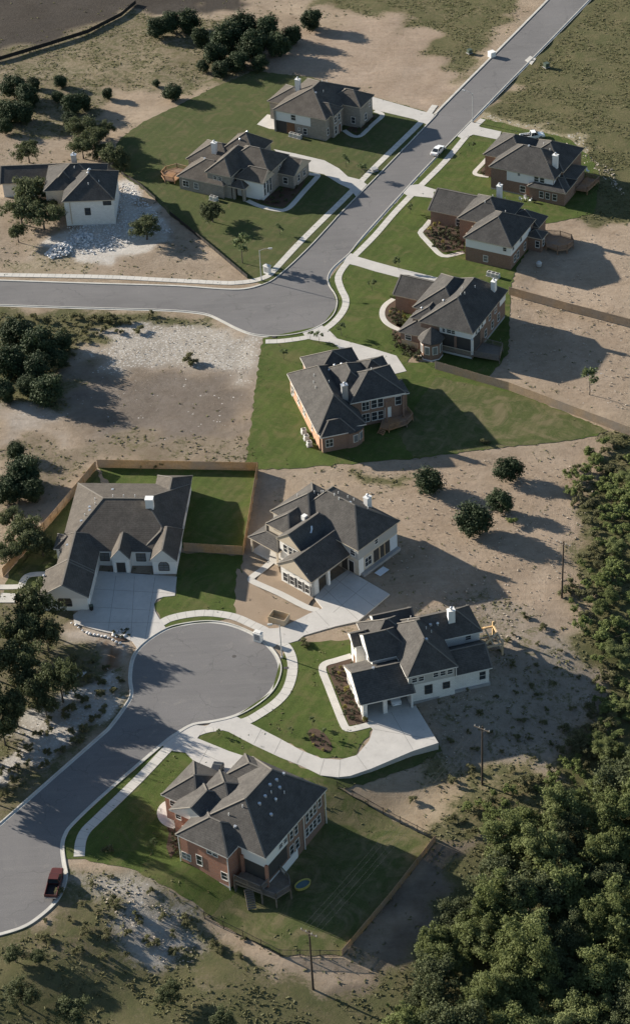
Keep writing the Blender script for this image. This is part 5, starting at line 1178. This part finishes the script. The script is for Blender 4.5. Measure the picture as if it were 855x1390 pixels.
for k in range(3):
    a=q.uniform(0,6.28,n_); s=q.uniform(.10,.26,n_); lean=q.uniform(-.25,.25,(n_,2)); hh=q.uniform(.06,.24,n_); off=q.uniform(-.3,.3,(n_,2))
    dx=np.cos(a)*s;dy=np.sin(a)*s; x=B[:,0]+off[:,0];y=B[:,1]+off[:,1];z=B[:,2]-.05
    vv.append(np.stack([np.c_[x-dx,y-dy,z],np.c_[x+dx,y+dy,z],np.c_[x+dx*.7+lean[:,0],y+dy*.7+lean[:,1],z+hh],np.c_[x-dx*.7+lean[:,0],y-dy*.7+lean[:,1],z+hh]],1))
vv=np.concatenate(vv).reshape(-1,3); nf=len(vv)//4
me=bpy.data.meshes.new('weeds'); me.vertices.add(len(vv)); me.vertices.foreach_set('co',vv.ravel()); me.loops.add(nf*4); me.loops.foreach_set('vertex_index',np.arange(nf*4)); me.polygons.add(nf); me.polygons.foreach_set('loop_start',np.arange(nf)*4); me.polygons.foreach_set('loop_total',np.full(nf,4)); me.materials.append(MAT['leaf_weed']); me.update(calc_edges=True)
o=bpy.data.objects.new('weeds',me); C.objects.link(o); tag(o,'dry and green weeds scattered over the open ground','weeds',kind='stuff')
# rubble: broken limestone
def rocks(name,label,spots,mat,cat='rubble',seed=1):
    q=random.Random(seed); m_=MB()
    for (px,py),s,hz in spots:
        x,y=gz(px,py); c=Vector((x,y,zt(x,y)+hz)); base=[(-1,-1,-.6),(1,-1,-.6),(1,1,-.6),(-1,1,-.6),(-1,-1,.6),(1,-1,.6),(1,1,.6),(-1,1,.6)]
        R=Matrix.Rotation(q.uniform(0,6.28),3,'Z')@Matrix.Rotation(q.uniform(-.6,.6),3,'X'); vs=[c+R@Vector((v[0]*s*q.uniform(.5,1),v[1]*s*q.uniform(.5,1),v[2]*s*q.uniform(.5,1.1))) for v in base]
        m_.add(vs,[(0,3,2,1),(4,5,6,7),(0,1,5,4),(1,2,6,5),(2,3,7,6),(3,0,4,7)])
    o=m_.build(name,mat); tag(o,label,cat,kind='stuff'); return o
def spots(poly,n,s0,s1,seed,heap=0):
    q=random.Random(seed); out=[]; x0=min(p[0] for p in poly);x1=max(p[0] for p in poly);y0=min(p[1] for p in poly);y1=max(p[1] for p in poly); cx=(x0+x1)/2;cy=(y0+y1)/2
    while len(out)<n:
        x=q.uniform(x0,x1);y=q.uniform(y0,y1)
        if not inpoly(x,y,poly): continue
        d=max(abs(x-cx)/(x1-x0),abs(y-cy)/(y1-y0))*2; out.append(((x,y),s0+(s1-s0)*q.random()**3,q.uniform(0,heap*max(0,1-d))))
    return out
rocks('rubble','broken pale limestone strewn beside the rubble house','' or spots([(158,245),(180,250),(235,315),(200,318),(165,335),(130,345),(90,345),(92,308),(160,302)],1500,.07,.24,1),'rock_pale')
rocks('rubble_heap','heap of white broken stone below the rubble house',spots([(60,345),(75,335),(95,326),(100,334),(92,347),(70,351)],420,.14,.36,2,1.0),'rock_pale')
rocks('rubble_heap','low heap of white stone right below the rubble house wall',spots([(95,322),(110,315),(128,318),(120,335),(100,332)],300,.12,.34,3,.7),'rock_pale')
rocks('stone_scatter','pale stone fragments over the cleared lot below the street',spots([(130,462),(200,445),(300,440),(350,465),(350,510),(260,500),(130,490)],600,.03,.12,4),'rock_tan')
rocks('stone_scatter','pale stone fragments on the weedy ground at the bottom left',spots([(110,1190),(170,1190),(250,1240),(270,1290),(200,1295),(150,1230)],420,.04,.15,5),'rock_tan')
rocks('stone_scatter','pale stone fragments on the bank left of the cul-de-sac',spots([(40,990),(150,905),(165,930),(100,1000),(0,1070)],420,.04,.16,6),'rock_tan')
rocks('stone_scatter','stones along the edge of the field right of the road',spots([(690,185),(770,195),(830,230),(850,270),(800,225),(700,178)],260,.08,.3,7),'rock_tan')
rocks('clod_scatter','clods and small stones over the tan slope behind the houses',spots([(480,640),(640,620),(820,620),(780,780),(700,880),(600,1040),(560,900),(530,740)],1100,.05,.16,8),'rock_tan')
rocks('clod_scatter','clods over the bare lots behind the upper houses',spots([(700,320),(855,310),(855,560),(700,500),(620,480),(690,400)],700,.05,.16,9),'rock_tan')

# ================================================================ FENCES, POLES, LAMPS, SMALL THINGS
def wood_fence(px,label,mat,H=1.85,step=2.4,group=None):
    P_=[Vector(g(*p)) for p in px]; root=empty('wooden_fence',P_[0],0,label,'fence',group); q=random.Random(len(label)); o0=P_[0]
    for a,b in zip(P_,P_[1:]):
        a=a-o0;b=b-o0; L=(b-a).length; n=max(1,round(L/step)); d=(b-a)/L
        for k in range(n):
            m_=MB(); p=a+d*(L*k/n); e=a+d*(L*(k+1)/n); nb=max(1,int((L/n)/0.15)); perp=Vector((-d.y,d.x,0))
            for t in range(nb):
                s=p+(e-p)*((t+.06)/nb); r=p+(e-p)*((t+.94)/nb); hh=H+q.uniform(-.03,.03); z=(s.z+r.z)/2
                m_.bar((s.x,s.y,z+hh/2),(r.x,r.y,z+hh/2),0.03,hh)
            for zz in (.4,H-.35): m_.bar(p+perp*.06+Vector((0,0,zz)),e+perp*.06+Vector((0,0,zz)),.05,.09)
            m_.build('board_panel',mat,root)
            m_=MB(); m_.box(p.x+perp.x*.1-.05,p.y+perp.y*.1-.05,p.z-.4,p.x+perp.x*.1+.05,p.y+perp.y*.1+.05,p.z+H-.05); m_.build('fence_post',mat,root)
    return root
wood_fence([(133,635),(350,639)],'wooden privacy fence along the back of the long house yard','fence_wood')
wood_fence([(350,639.5),(331,752)],'wooden privacy fence on the right side of the long house yard','fence_wood')
wood_fence([(330,753),(250,748)],'short wooden privacy fence between the long house and its yard corner','fence_wood')
wood_fence([(131,637),(70,710),(5,783)],'sunlit orange wooden fence running diagonally down to the left edge','fence_wood')
wood_fence([(690,400),(770,422),(870,448)],'wooden fence between the two bare lots at the right edge','fence_aged')
wood_fence([(590,501),(690,530),(770,560),(856,592)],'long wooden fence from the turret house down to the right edge','fence_aged')
def low_fence(name,px,label,mat,H=0.6,post='edging_timber',step=2.0,th=0.03,lean=0.0):
    P_=[Vector(g(*p)) for p in px]; o0=P_[0]; root=empty(name,o0,0,label,'fence'); m_=MB()
    for a,b in zip(P_,P_[1:]):
        a=a-o0;b=b-o0; L=(b-a).length; n=max(1,int(L/step))
        for k in range(n):
            p=a.lerp(b,k/n);e=a.lerp(b,(k+1)/n)
            if mat: m_.bar(p+Vector((0,0,H/2)),e+Vector((0,0,H/2)),th,H)
            q_=MB(); q_.box(p.x-.04,p.y-.04,p.z-.3,p.x+.04,p.y+.04,p.z+H+.15); q_.build('fence_post',post,root)
    if mat: m_.build('fabric' if 'silt' in name else 'panel',mat,root)
    return root
low_fence('silt_fence',[(165,236),(190,252),(213,273)],'short black silt fence between rubble and the upper lawn','silt_fabric',0.7)
low_fence('silt_fence',[(231,291),(285,335),(336,378)],'long black silt fence running down to the street lamp','silt_fabric',0.8)
low_fence('silt_fence',[(-10,85),(60,64),(120,45),(165,22),(185,5)],'black silt fence along the dark road cut at the top left','silt_fabric',1.0)
def wire_fence(px,label,H=1.4):
    P_=[Vector(g(*p)) for p in px]; o0=P_[0]; root=empty('iron_fence',o0,0,label,'fence'); m_=MB()
    for a,b in zip(P_,P_[1:]):
        a=a-o0;b=b-o0; L=(b-a).length; n=max(1,int(L/2.4))
        for k in range(n):
            p=a.lerp(b,k/n);e=a.lerp(b,(k+1)/n)
            for zz in (.15,H-.1): m_.bar(p+Vector((0,0,zz)),e+Vector((0,0,zz)),.05,.05)
            nb=14
            for t in range(nb): s=p.lerp(e,t/nb); m_.box(s.x-.015,s.y-.015,s.z+.1,s.x+.015,s.y+.015,s.z+H)
            q_=MB(); q_.box(p.x-.05,p.y-.05,p.z-.3,p.x+.05,p.y+.05,p.z+H+.1); q_.build('fence_post','iron_black',root)
    m_.build('pickets','iron_black',root)
wire_fence([(458,1070),(520,1106),(590,1142)],'dark iron fence along the upper edge of the brick house back yard')
wood_fence([(590,1143),(530,1220),(464,1298)],'low weathered wooden fence along the right edge of the brick house back yard','fence_wood',1.35)
wire_fence([(278,1247),(330,1272),(380,1298),(462,1299)],'dark iron fence along the bottom edge of the brick house back yard')
def top_height(px,pyb,pyt,ppx=None):
    x,y,z=g(px,pyb); best=None
    for k in range(20,1800):
        h_=k*.01; v=proj((x,y,z+h_))[1]
        if v<=pyt: return h_
    return 10
POLES=[]
def utility_pole(px,pyb,H,label,ang,arm=True):
    x,y,z=g(px,pyb); root=empty('utility_pole',(x,y,z),ang,label,'utility pole'); m_=MB(); m_.cyl((0,0),.17,-.5,H,10,.11); m_.build('pole','pole_wood',root)
    m_=MB(); m_.box(-1.3,-.16,H-.5,1.3,-.04,H-.36); m_.bar((-.6,-.1,H-.45),(0,-.1,H-1.1),.04,.04); m_.bar((.6,-.1,H-.45),(0,-.1,H-1.1),.04,.04); m_.build('crossarm','deck_aged',root)
    for u in (-1.2,-.45,.45,1.2):
        m_=MB(); m_.cyl((u,-.1),.06,H-.36,H-.1,8,.04); m_.build('insulator','ceramic',root)
    M=Matrix.Translation((x,y,z))@Matrix.Rotation(ang,4,'Z'); POLES.append([M@Vector((u,-.1,H-.08)) for u in (-1.2,-.45,.45,1.2)]); return root
a1=gz(654,1063);a2=gz(425,1340);wa=math.atan2(a2[1]-a1[1],a2[0]-a1[0])+math.pi/2
HP=top_height(654,1063,985)
utility_pole(762,811,top_height(762,811,735),'tall dark utility pole on the tan slope beside the creek brush',wa)
utility_pole(654,1064,HP,'dark utility pole at the wood edge right of the long white driveway',wa)
utility_pole(425,1342,HP,'utility pole with white crossarm at the bottom edge below the brick house yard',wa)
def wires(A,B,label):
    root=empty('power_line',A[0],0,label,'power line')
    for p,q_ in zip(A,B):
        m_=MB(); L=(q_-p).length; pts=[p.lerp(q_,t/14)-Vector((0,0,4*L*.018*(t/14)*(1-t/14)))-A[0] for t in range(15)]
        for a,b in zip(pts,pts[1:]): m_.bar(a,b,.009,.009,n=4)
        m_.build('wire','wire_metal',root)
wires(POLES[1],POLES[2],'thin power wires crossing above the brick house back yard')
def street_lamp(px,pyb,pyt,ang,label,arm=1.9):
    x,y,z=g(px,pyb); H=top_height(px,pyb,pyt); root=empty('street_lamp',(x,y,0.08),ang,label,'street lamp')
    m_=MB(); m_.cyl((0,0),.11,0,H-.2,10,.07); m_.cyl((0,0),.2,0,.25,10); m_.build('pole','lamp_metal',root)
    m_=MB(); m_.bar((0,0,H-.3),(arm*.5,0,H+.05),.07,.07,n=6); m_.bar((arm*.5,0,H+.05),(arm,0,H+.1),.07,.07,n=6); m_.build('arm','lamp_metal',root)
    m_=MB(); m_.box(arm-.1,-.17,H+.0,arm+.7,.17,H+.2); hd=m_.build('lamp_head','lamp_metal',root,bevel=.05); m_=MB(); m_.box(arm+.05,-.13,H-.06,arm+.6,.13,H-.001); m_.build('lens','lamp_glass',hd)
street_lamp(355,381,339,math.radians(0),'grey street lamp at the inner corner of the two upper streets')
street_lamp(641,166,126,math.radians(150),'grey street lamp by the topmost driveway on the right of the upper road')
street_lamp(382.7,893,848,math.radians(180),'slim grey street lamp at the lower cul-de-sac by the mail kiosk',1.2)
def mail_kiosk(px,py,label,ang=0,w=1.3,H=1.8):
    x,y,z=g(px,py); root=empty('mail_kiosk',(x,y,.07),ang,label,'mail kiosk'); m_=MB(); m_.box(-w/2,-.45,0,w/2,.45,H-.15); m_.build('body','stucco_white',root)
    m_=MB(); m_.box(-w/2-.08,-.53,H-.15,w/2+.08,.53,H-.02); m_.box(-w/2+.15,-.35,H-.02,w/2-.15,.35,H+.12); m_.build('cap','white_trim',root)
    for r in range(3):
        for c in range(3):
            m_=MB(); m_.box(-.48+c*.33,-.475,.45+r*.36,-.18+c*.33,-.452,.76+r*.36); m_.build('mailbox_door','plastic_grey',root)
mail_kiosk(363,371,'white masonry mail kiosk beside the street lamp at the upper corner',math.radians(-40))
mail_kiosk(351,870,'white masonry mail kiosk on the edge of the lower cul-de-sac',math.radians(-30))
def green_box(px,py,label,w=1.0,h=.9,mat='plastic_green'):
    x,y,z=g(px,py); root=empty('transformer_box',(x,y,z),.5,label,'utility box'); m_=MB(); m_.box(-w/2-.15,-w/2-.1,0,w/2+.15,w/2+.1,.1); m_.build('pad','foundation',root); m_=MB(); m_.box(-w/2,-w/2,.1,w/2,w/2,h); m_.build('cabinet',mat,root,bevel=.05); m_=MB(); m_.box(-w/2-.03,-w/2-.05,h,w/2+.03,w/2+.03,h+.07); m_.build('lid',mat,root)
green_box(741,91,'dark utility box with long shadow in the field right of the road',1.1,1.0)
green_box(637,72,'small dark utility box in the field left of the road')
green_box(667,77,'white utility cabinet on the left kerb near the top of the road',1.4,1.3,'plain_white')
green_box(508,232,'grey utility cabinet on the verge by the curved upper driveway',1.2,.6,'plastic_grey')
for i,(px,py,lb) in enumerate(((379.5,851,'grey utility stub'),)): pass
def ac(px,py,ang,label,group):
    x,y,z=g(px,py); root=empty('air_conditioner',(x,y,z),math.radians(ang),label,'air conditioner',group); m_=MB(); m_.box(-.55,-.55,0,.55,.55,.1); m_.build('pad','foundation',root)
    m_=MB(); m_.box(-.42,-.42,.1,.42,.42,.95); 
    for k in range(6): m_.box(-.44,-.44,.2+k*.12,.44,.44,.24+k*.12)
    m_.build('casing','ac_metal',root); m_=MB(); m_.cyl((0,0),.34,.95,.985,14); m_.build('fan_grille','ac_fan',root)
for q_ in ((412.5,588),(416,596.5),(420,605)): ac(*q_,14,'beige air conditioner in the row of three beside the corner brick house','air conditioners beside the corner brick house')
for q_ in ((663.5,374),(669,375.5),(674.5,377)): ac(*q_,60,'beige air conditioner in the row of three below the garden bed house','air conditioners below the garden bed house')
for q_ in ((395.5,185),(401,186.5),(406.5,188)): ac(*q_,-30,'beige air conditioner in the row below the patio house','air conditioners below the patio house')
for q_ in ((288,271),(293,272.5)): ac(*q_,-30,'beige air conditioner of the pair in front of the gabled house','air conditioners by the gabled house')
def chair(px,py,dz,ang,label,group,mat='cushion_white'):
    x,y,z=g(px,py,dz); root=empty('garden_chair',(x,y,z),ang,label,'chair',group); m_=MB(); m_.box(-.28,-.28,.38,.28,.28,.44); m_.build('seat',mat,root); m_=MB(); m_.box(-.28,.22,.44,.28,.29,.95); m_.build('backrest',mat,root)
    for u in (-.25,.25):
        for v in (-.25,.25): m_=MB(); m_.box(u-.03,v-.03,0,u+.03,v+.03,.38); m_.build('leg',mat,root)
for q_ in ((706,272),(713,270.5),(719,274)): chair(*q_,0,.6*q_[0],'white garden chair on the grass behind the upper brick house','white chairs behind the upper brick house')
chair(797,234,.95,1.0,'white chair on the deck of the upper brick house',None)
for q_ in ((404,1182),(398,1189)): chair(q_[0]-20,q_[1]-8,-.25,q_[0],'dark chair on the raised rear deck of the brick house','dark chairs on the brick house deck','cushion_dark')
# yellow-rimmed tub
x,y,z=g(411,1203); root=empty('oval_tub',(x,y,z),.6,'oval tub with yellow rim on the grass behind the brick house deck','tub'); m_=MB(); n_=20
ov=lambda r,rz,z0:[(1.35*r*math.cos(2*math.pi*k/n_),.8*r*math.sin(2*math.pi*k/n_),z0) for k in range(n_)]
m_.add(ov(.92,0,0)+ov(1.0,0,.55)+ov(.88,0,.55)+ov(.82,0,.15),[(k,(k+1)%n_,n_+(k+1)%n_,n_+k) for k in range(n_)]+[(n_+k,n_+(k+1)%n_,2*n_+(k+1)%n_,2*n_+k) for k in range(n_)]+[(2*n_+k,2*n_+(k+1)%n_,3*n_+(k+1)%n_,3*n_+k) for k in range(n_)]); m_.build('rim','tub_yellow',root)
m_=MB(); m_.add(ov(.86,0,.32),[tuple(range(n_))]); m_.build('water','tub_water',root)
# plywood bin by the cul-de-sac
x,y,z=g(379,843); root=empty('wooden_box',(x,y,.06),math.radians(-28),'open plywood box on bare dirt at the edge of the cul-de-sac','box')
for nm,b_ in (('side_panel',(-1.5,-1.0,0,1.5,-.92,1.2)),('side_panel',(-1.5,.92,0,1.5,1.0,1.2)),('end_panel',(-1.5,-.915,0,-1.42,.915,1.2)),('end_panel',(1.42,-.915,0,1.5,.915,1.2)),('floor_panel',(-1.41,-.91,.02,1.41,.91,.08))):
    m_=MB(); m_.box(*b_); m_.build(nm,'plywood',root)
x,y,z=g(125,829); root=empty('trash_bin',(x,y,.09),.2,'dark wheeled trash bin beside the long house garage corner','bin'); m_=MB(); m_.cyl((0,0),.3,.1,1.0,4,.38); m_.build('body','rubber',root); m_=MB(); m_.box(-.34,-.34,1.0,.34,.34,1.08); m_.build('lid','plastic_green',root); 
for u in (-.2,.2): m_=MB(); m_.bar((u-.04,.28,.12),(u+.04,.28,.12),.2,.2,n=10); m_.build('wheel','rubber',root)
x,y,z=g(518,776); root=empty('foam_board',(x,y,0),math.radians(45),'pale foam board sheet lying beside the unfinished house','board'); m_=MB(); m_.box(-1.1,-.65,.04,1.1,.65,.12); m_.build('sheet','tyvek',root)
x,y,z=g(731,361); root=empty('covered_grill',(x,y,0),0,'round grey covered grill on bare ground below the round deck','grill'); m_=MB(); m_.cyl((0,0),.5,0,.7,14,.62); m_.cyl((0,0),.62,.7,1.1,14,.25); m_.build('cover','lamp_metal',root,smooth=False)
for px,py,w_ in ((318,891,.35),):
    x,y,z=g(px,py); m_=MB(); m_.cyl((x,y),w_,.0,.014,18); o=m_.build('manhole_cover','manhole_iron'); tag(o,'dark iron manhole cover in the lower cul-de-sac asphalt','manhole cover')
for px,py,lb in ((388.5,907,'iron inlet lid in the sidewalk right of the lower cul-de-sac'),(372,458,'dark storm inlet at the kerb of the upper street bulb'),(722,82,'iron lid on the concrete stub at the top of the road')):
    x,y,z=g(px,py); m_=MB(); m_.box(x-.4,y-.25,.05,x+.4,y+.25,.15 if py==458 else .09); o=m_.build('inlet_lid','manhole_iron'); tag(o,lb,'inlet lid')
# landscape boulders
q=random.Random(8)
def boulder(px,py,s,label,group):
    x,y,z=g(px,py); bm=bmesh.new(); bmesh.ops.create_icosphere(bm,subdivisions=2,radius=s)
    for v in bm.verts: v.co*=1+q.uniform(-.16,.16); v.co.z*=.65
    me=bpy.data.meshes.new('boulder'); bm.to_mesh(me); bm.free(); me.materials.append(MAT['rock_pale']); o=bpy.data.objects.new('boulder',me); C.objects.link(o); o.location=(x,y,z+s*.25); tag(o,label,'boulder',group)
for k in range(15):
    t=k/14; px=98+t*70; py=845+t*34+4*math.sin(t*6); boulder(px+q.uniform(-1,1),py+q.uniform(-1,1),q.uniform(.18,.30),'pale limestone boulder edging the bank below the wide forecourt','boulders edging the forecourt')
for k in range(9):
    a=k/9*6.28; boulder(163+9*math.cos(a),861+4*math.sin(a),q.uniform(.25,.4),'pale limestone rock in the ring of the driveway island bed','rocks of the driveway island')
for k in range(8): boulder(108+q.uniform(-6,8),912+q.uniform(-5,6),q.uniform(.25,.5),'pale rock in the heap on the bank left of the cul-de-sac','rocks on the bank')

# ================================================================ VEHICLES
def loft(m_,secs,mi=0):
    """sections: lists of equal length closed rings"""
    n=len(secs[0]); vs=[v for s in secs for v in s]; fs=[]
    for i in range(len(secs)-1):
        for k in range(n): fs.append((i*n+k,i*n+(k+1)%n,(i+1)*n+(k+1)%n,(i+1)*n+k))
    fs.append(tuple(range(n-1,-1,-1))); fs.append(tuple((len(secs)-1)*n+k for k in range(n))); m_.add(vs,fs,mi)
def wheels(root,xs,y,r=.33):
    for x_ in xs:
        for s in (-1,1):
            m_=MB(); m_.bar((x_,s*y-.11,r),(x_,s*y+.11,r),r*2,r*2,n=16); w_=m_.build('wheel','rubber',root); m_=MB(); m_.bar((x_,s*(y+.112)-.01,r),(x_,s*(y+.112)+.01,r),r*1.15,r*1.15,n=12); m_.build('rim','chrome',w_)
def body_ring(x,w,z0,z1,tuck=.1): return [(x,-w+tuck*.4,z0),(x,w-tuck*.4,z0),(x,w,z0+(z1-z0)*.45),(x,w-tuck,z1),(x,-w+tuck,z1),(x,-w,z0+(z1-z0)*.45)]
def sedan(x,y,z,ang,label,mat='car_white',name='parked_car'):
    root=empty(name,(x,y,z),ang,label,'car'); m_=MB()
    loft(m_,[body_ring(-2.3,.72,.35,.72),body_ring(-2.15,.86,.25,.92),body_ring(-1.3,.9,.22,.98),body_ring(.9,.9,.22,.95),body_ring(1.9,.86,.25,.82),body_ring(2.3,.72,.33,.62)]); m_.build('body',mat,root,bevel=.04)
    m_=MB(); loft(m_,[[(-1.75,-.7,.93),(-1.75,.7,.93),(-1.75,.7,.95),(-1.75,-.7,.95)],[(-1.0,-.78,.93),(-1.0,.78,.93),(-1.0,.6,1.4),(-1.0,-.6,1.4)],[(.2,-.78,.93),(.2,.78,.93),(.2,.6,1.4),(.2,-.6,1.4)],[(1.05,-.72,.91),(1.05,.72,.91),(1.05,.7,.95),(1.05,-.7,.95)]]); m_.build('windows','car_glass',root)
    m_=MB(); m_.box(-1.0,-.58,1.39,.2,.58,1.44); 
    for s in (-1,1):
        m_.bar((-1.0,s*.6,1.41),(-1.72,s*.7,.95),.06,.05); m_.bar((.2,s*.6,1.41),(1.02,s*.71,.95),.06,.05); m_.bar((-.4,s*.615,1.4),(-.4,s*.79,.95),.07,.04)
    m_.build('roof',mat,root)
    for s in (-1,1):
        m_=MB(); m_.box(2.18,s*.5-.16,.5,2.32,s*.5+.16,.64); m_.build('headlight','car_light',root); m_=MB(); m_.box(-2.32,s*.55-.15,.6,-2.2,s*.55+.15,.74); m_.build('tail_light','lamp_red',root)
    wheels(root,(-1.4,1.42),.8); return root
def pickup(x,y,z,ang,label,mat):
    root=empty('pickup_truck',(x,y,z),ang,label,'truck'); m_=MB()
    loft(m_,[body_ring(-.35,.93,.4,1.0,.06),body_ring(1.3,.93,.38,1.05,.06),body_ring(2.3,.9,.38,.98,.1),body_ring(2.65,.84,.42,.85,.1)]); m_.build('body',mat,root,bevel=.03)
    m_=MB(); loft(m_,[[(-.5,-.85,1.0),(-.5,.85,1.0),(-.42,.85,1.02),(-.42,-.85,1.02)],[(-.4,-.86,1.0),(-.4,.86,1.0),(-.32,.7,1.66),(-.32,-.7,1.66)],[(.6,-.86,1.0),(.6,.86,1.0),(.6,.7,1.66),(.6,-.7,1.66)],[(1.35,-.84,1.0),(1.35,.84,1.0),(1.3,.82,1.06),(1.3,-.82,1.06)]]); m_.build('windows','car_glass',root)
    m_=MB(); m_.box(-.34,-.7,1.65,.65,.7,1.71)
    for s in (-1,1): m_.bar((.62,s*.7,1.67),(1.32,s*.83,1.05),.07,.05); m_.bar((-.34,s*.7,1.67),(-.44,s*.86,1.03),.1,.05); m_.bar((.15,s*.71,1.66),(.15,s*.87,1.02),.07,.04)
    m_.build('roof',mat,root)
    m_=MB(); m_.box(-2.75,-.93,.42,-.36,-.8,1.05); m_.box(-2.75,.8,.42,-.36,.93,1.05); m_.box(-2.75,-.8,.42,-2.66,.8,1.02); b_=m_.build('cargo_bed',mat,root,bevel=.02); m_=MB(); m_.box(-2.65,-.795,.5,-.36,.795,.6); m_.build('bed_floor','bed_liner',b_)
    m_=MB(); m_.box(-2.88,-.85,.42,-2.76,.85,.6); m_.build('bumper','chrome',root); m_=MB(); m_.box(2.6,-.85,.42,2.74,.85,.58); m_.build('bumper','chrome',root)
    for s in (-1,1): m_=MB(); m_.box(2.58,s*.6-.16,.62,2.69,s*.6+.16,.8); m_.build('headlight','car_light',root)
    wheels(root,(-1.75,1.7),.84,.37); return root
def dirang(p,q_): a=gz(*p);b=gz(*q_); return math.atan2(b[1]-a[1],b[0]-a[0])
x,y=gz(594,207); sedan(x,y,.012,dirang((590,210),(600,199)),'white sedan parked at the right kerb of the upper road')
x,y=gz(75,1202); pickup(x,y,.012,dirang((68,1219),(78,1180)),'dark red pickup truck parked at the kerb of the lower street','car_red')
x,y=gz(722,188); pickup(x,y,.05,dirang((710,189),(735,186)),'white pickup truck parked behind the upper brick house','car_white')
Mx=H10.root.matrix_basis@Vector((-3.3,3.2,.1)); sedan(Mx.x,Mx.y,.1,math.radians(13.5-90),'white car parked under the roof of the white house carport')
x,y=gz(293,1054); sedan(x,y,.085,dirang((300,1040),(292,1062)),'dark car parked on the driveway behind the brick house roof','car_dark')
# ================================================================ CAMERA, SUN AND SKY
cam=bpy.data.cameras.new('camera'); co=bpy.data.objects.new('camera',cam); C.objects.link(co); sc.camera=co
R_=Vector(_R);U_=Vector(_U);F_v=Vector(_F)
co.matrix_world=Matrix(((R_.x,U_.x,-F_v.x,0),(R_.y,U_.y,-F_v.y,0),(R_.z,U_.z,-F_v.z,CAM_H),(0,0,0,1)))
cam.sensor_fit='VERTICAL'; cam.sensor_height=36.0; cam.lens=CAM_F/1390*36.0; cam.clip_end=5000; cam.clip_start=1
sd=Vector((-math.cos(math.radians(31)),math.sin(math.radians(31)),0)); el=math.radians(19.0)
sv=Vector((sd.x*math.cos(el),sd.y*math.cos(el),math.sin(el)))
sl=bpy.data.lights.new('sun','SUN'); so=bpy.data.objects.new('sun',sl); C.objects.link(so)
sl.energy=5.0; sl.angle=math.radians(0.6); sl.color=(1.0,0.92,0.80)
so.rotation_euler=sv.to_track_quat('Z','Y').to_euler(); so.location=(-200,300,200)
w=bpy.data.worlds.new('World'); sc.world=w; w.use_nodes=True; nt=w.node_tree
bg=nt.nodes['Background']; sky=nt.nodes.new('ShaderNodeTexSky'); sky.sky_type='NISHITA'; sky.sun_disc=False
sky.sun_elevation=el; sky.sun_rotation=math.atan2(sd.x,sd.y); sky.air_density=1.15; sky.dust_density=0.5; sky.ozone_density=2.0
nt.links.new(sky.outputs[0],bg.inputs[0]); bg.inputs[1].default_value=0.062
sc.view_settings.view_transform='Standard'; sc.view_settings.look='None'; sc.view_settings.exposure=1.25; sc.view_settings.gamma=1.0
sc.render.engine='CYCLES'; sc.cycles.max_bounces=5; sc.cycles.diffuse_bounces=2
sc.render.resolution_x=629; sc.render.resolution_y=1024
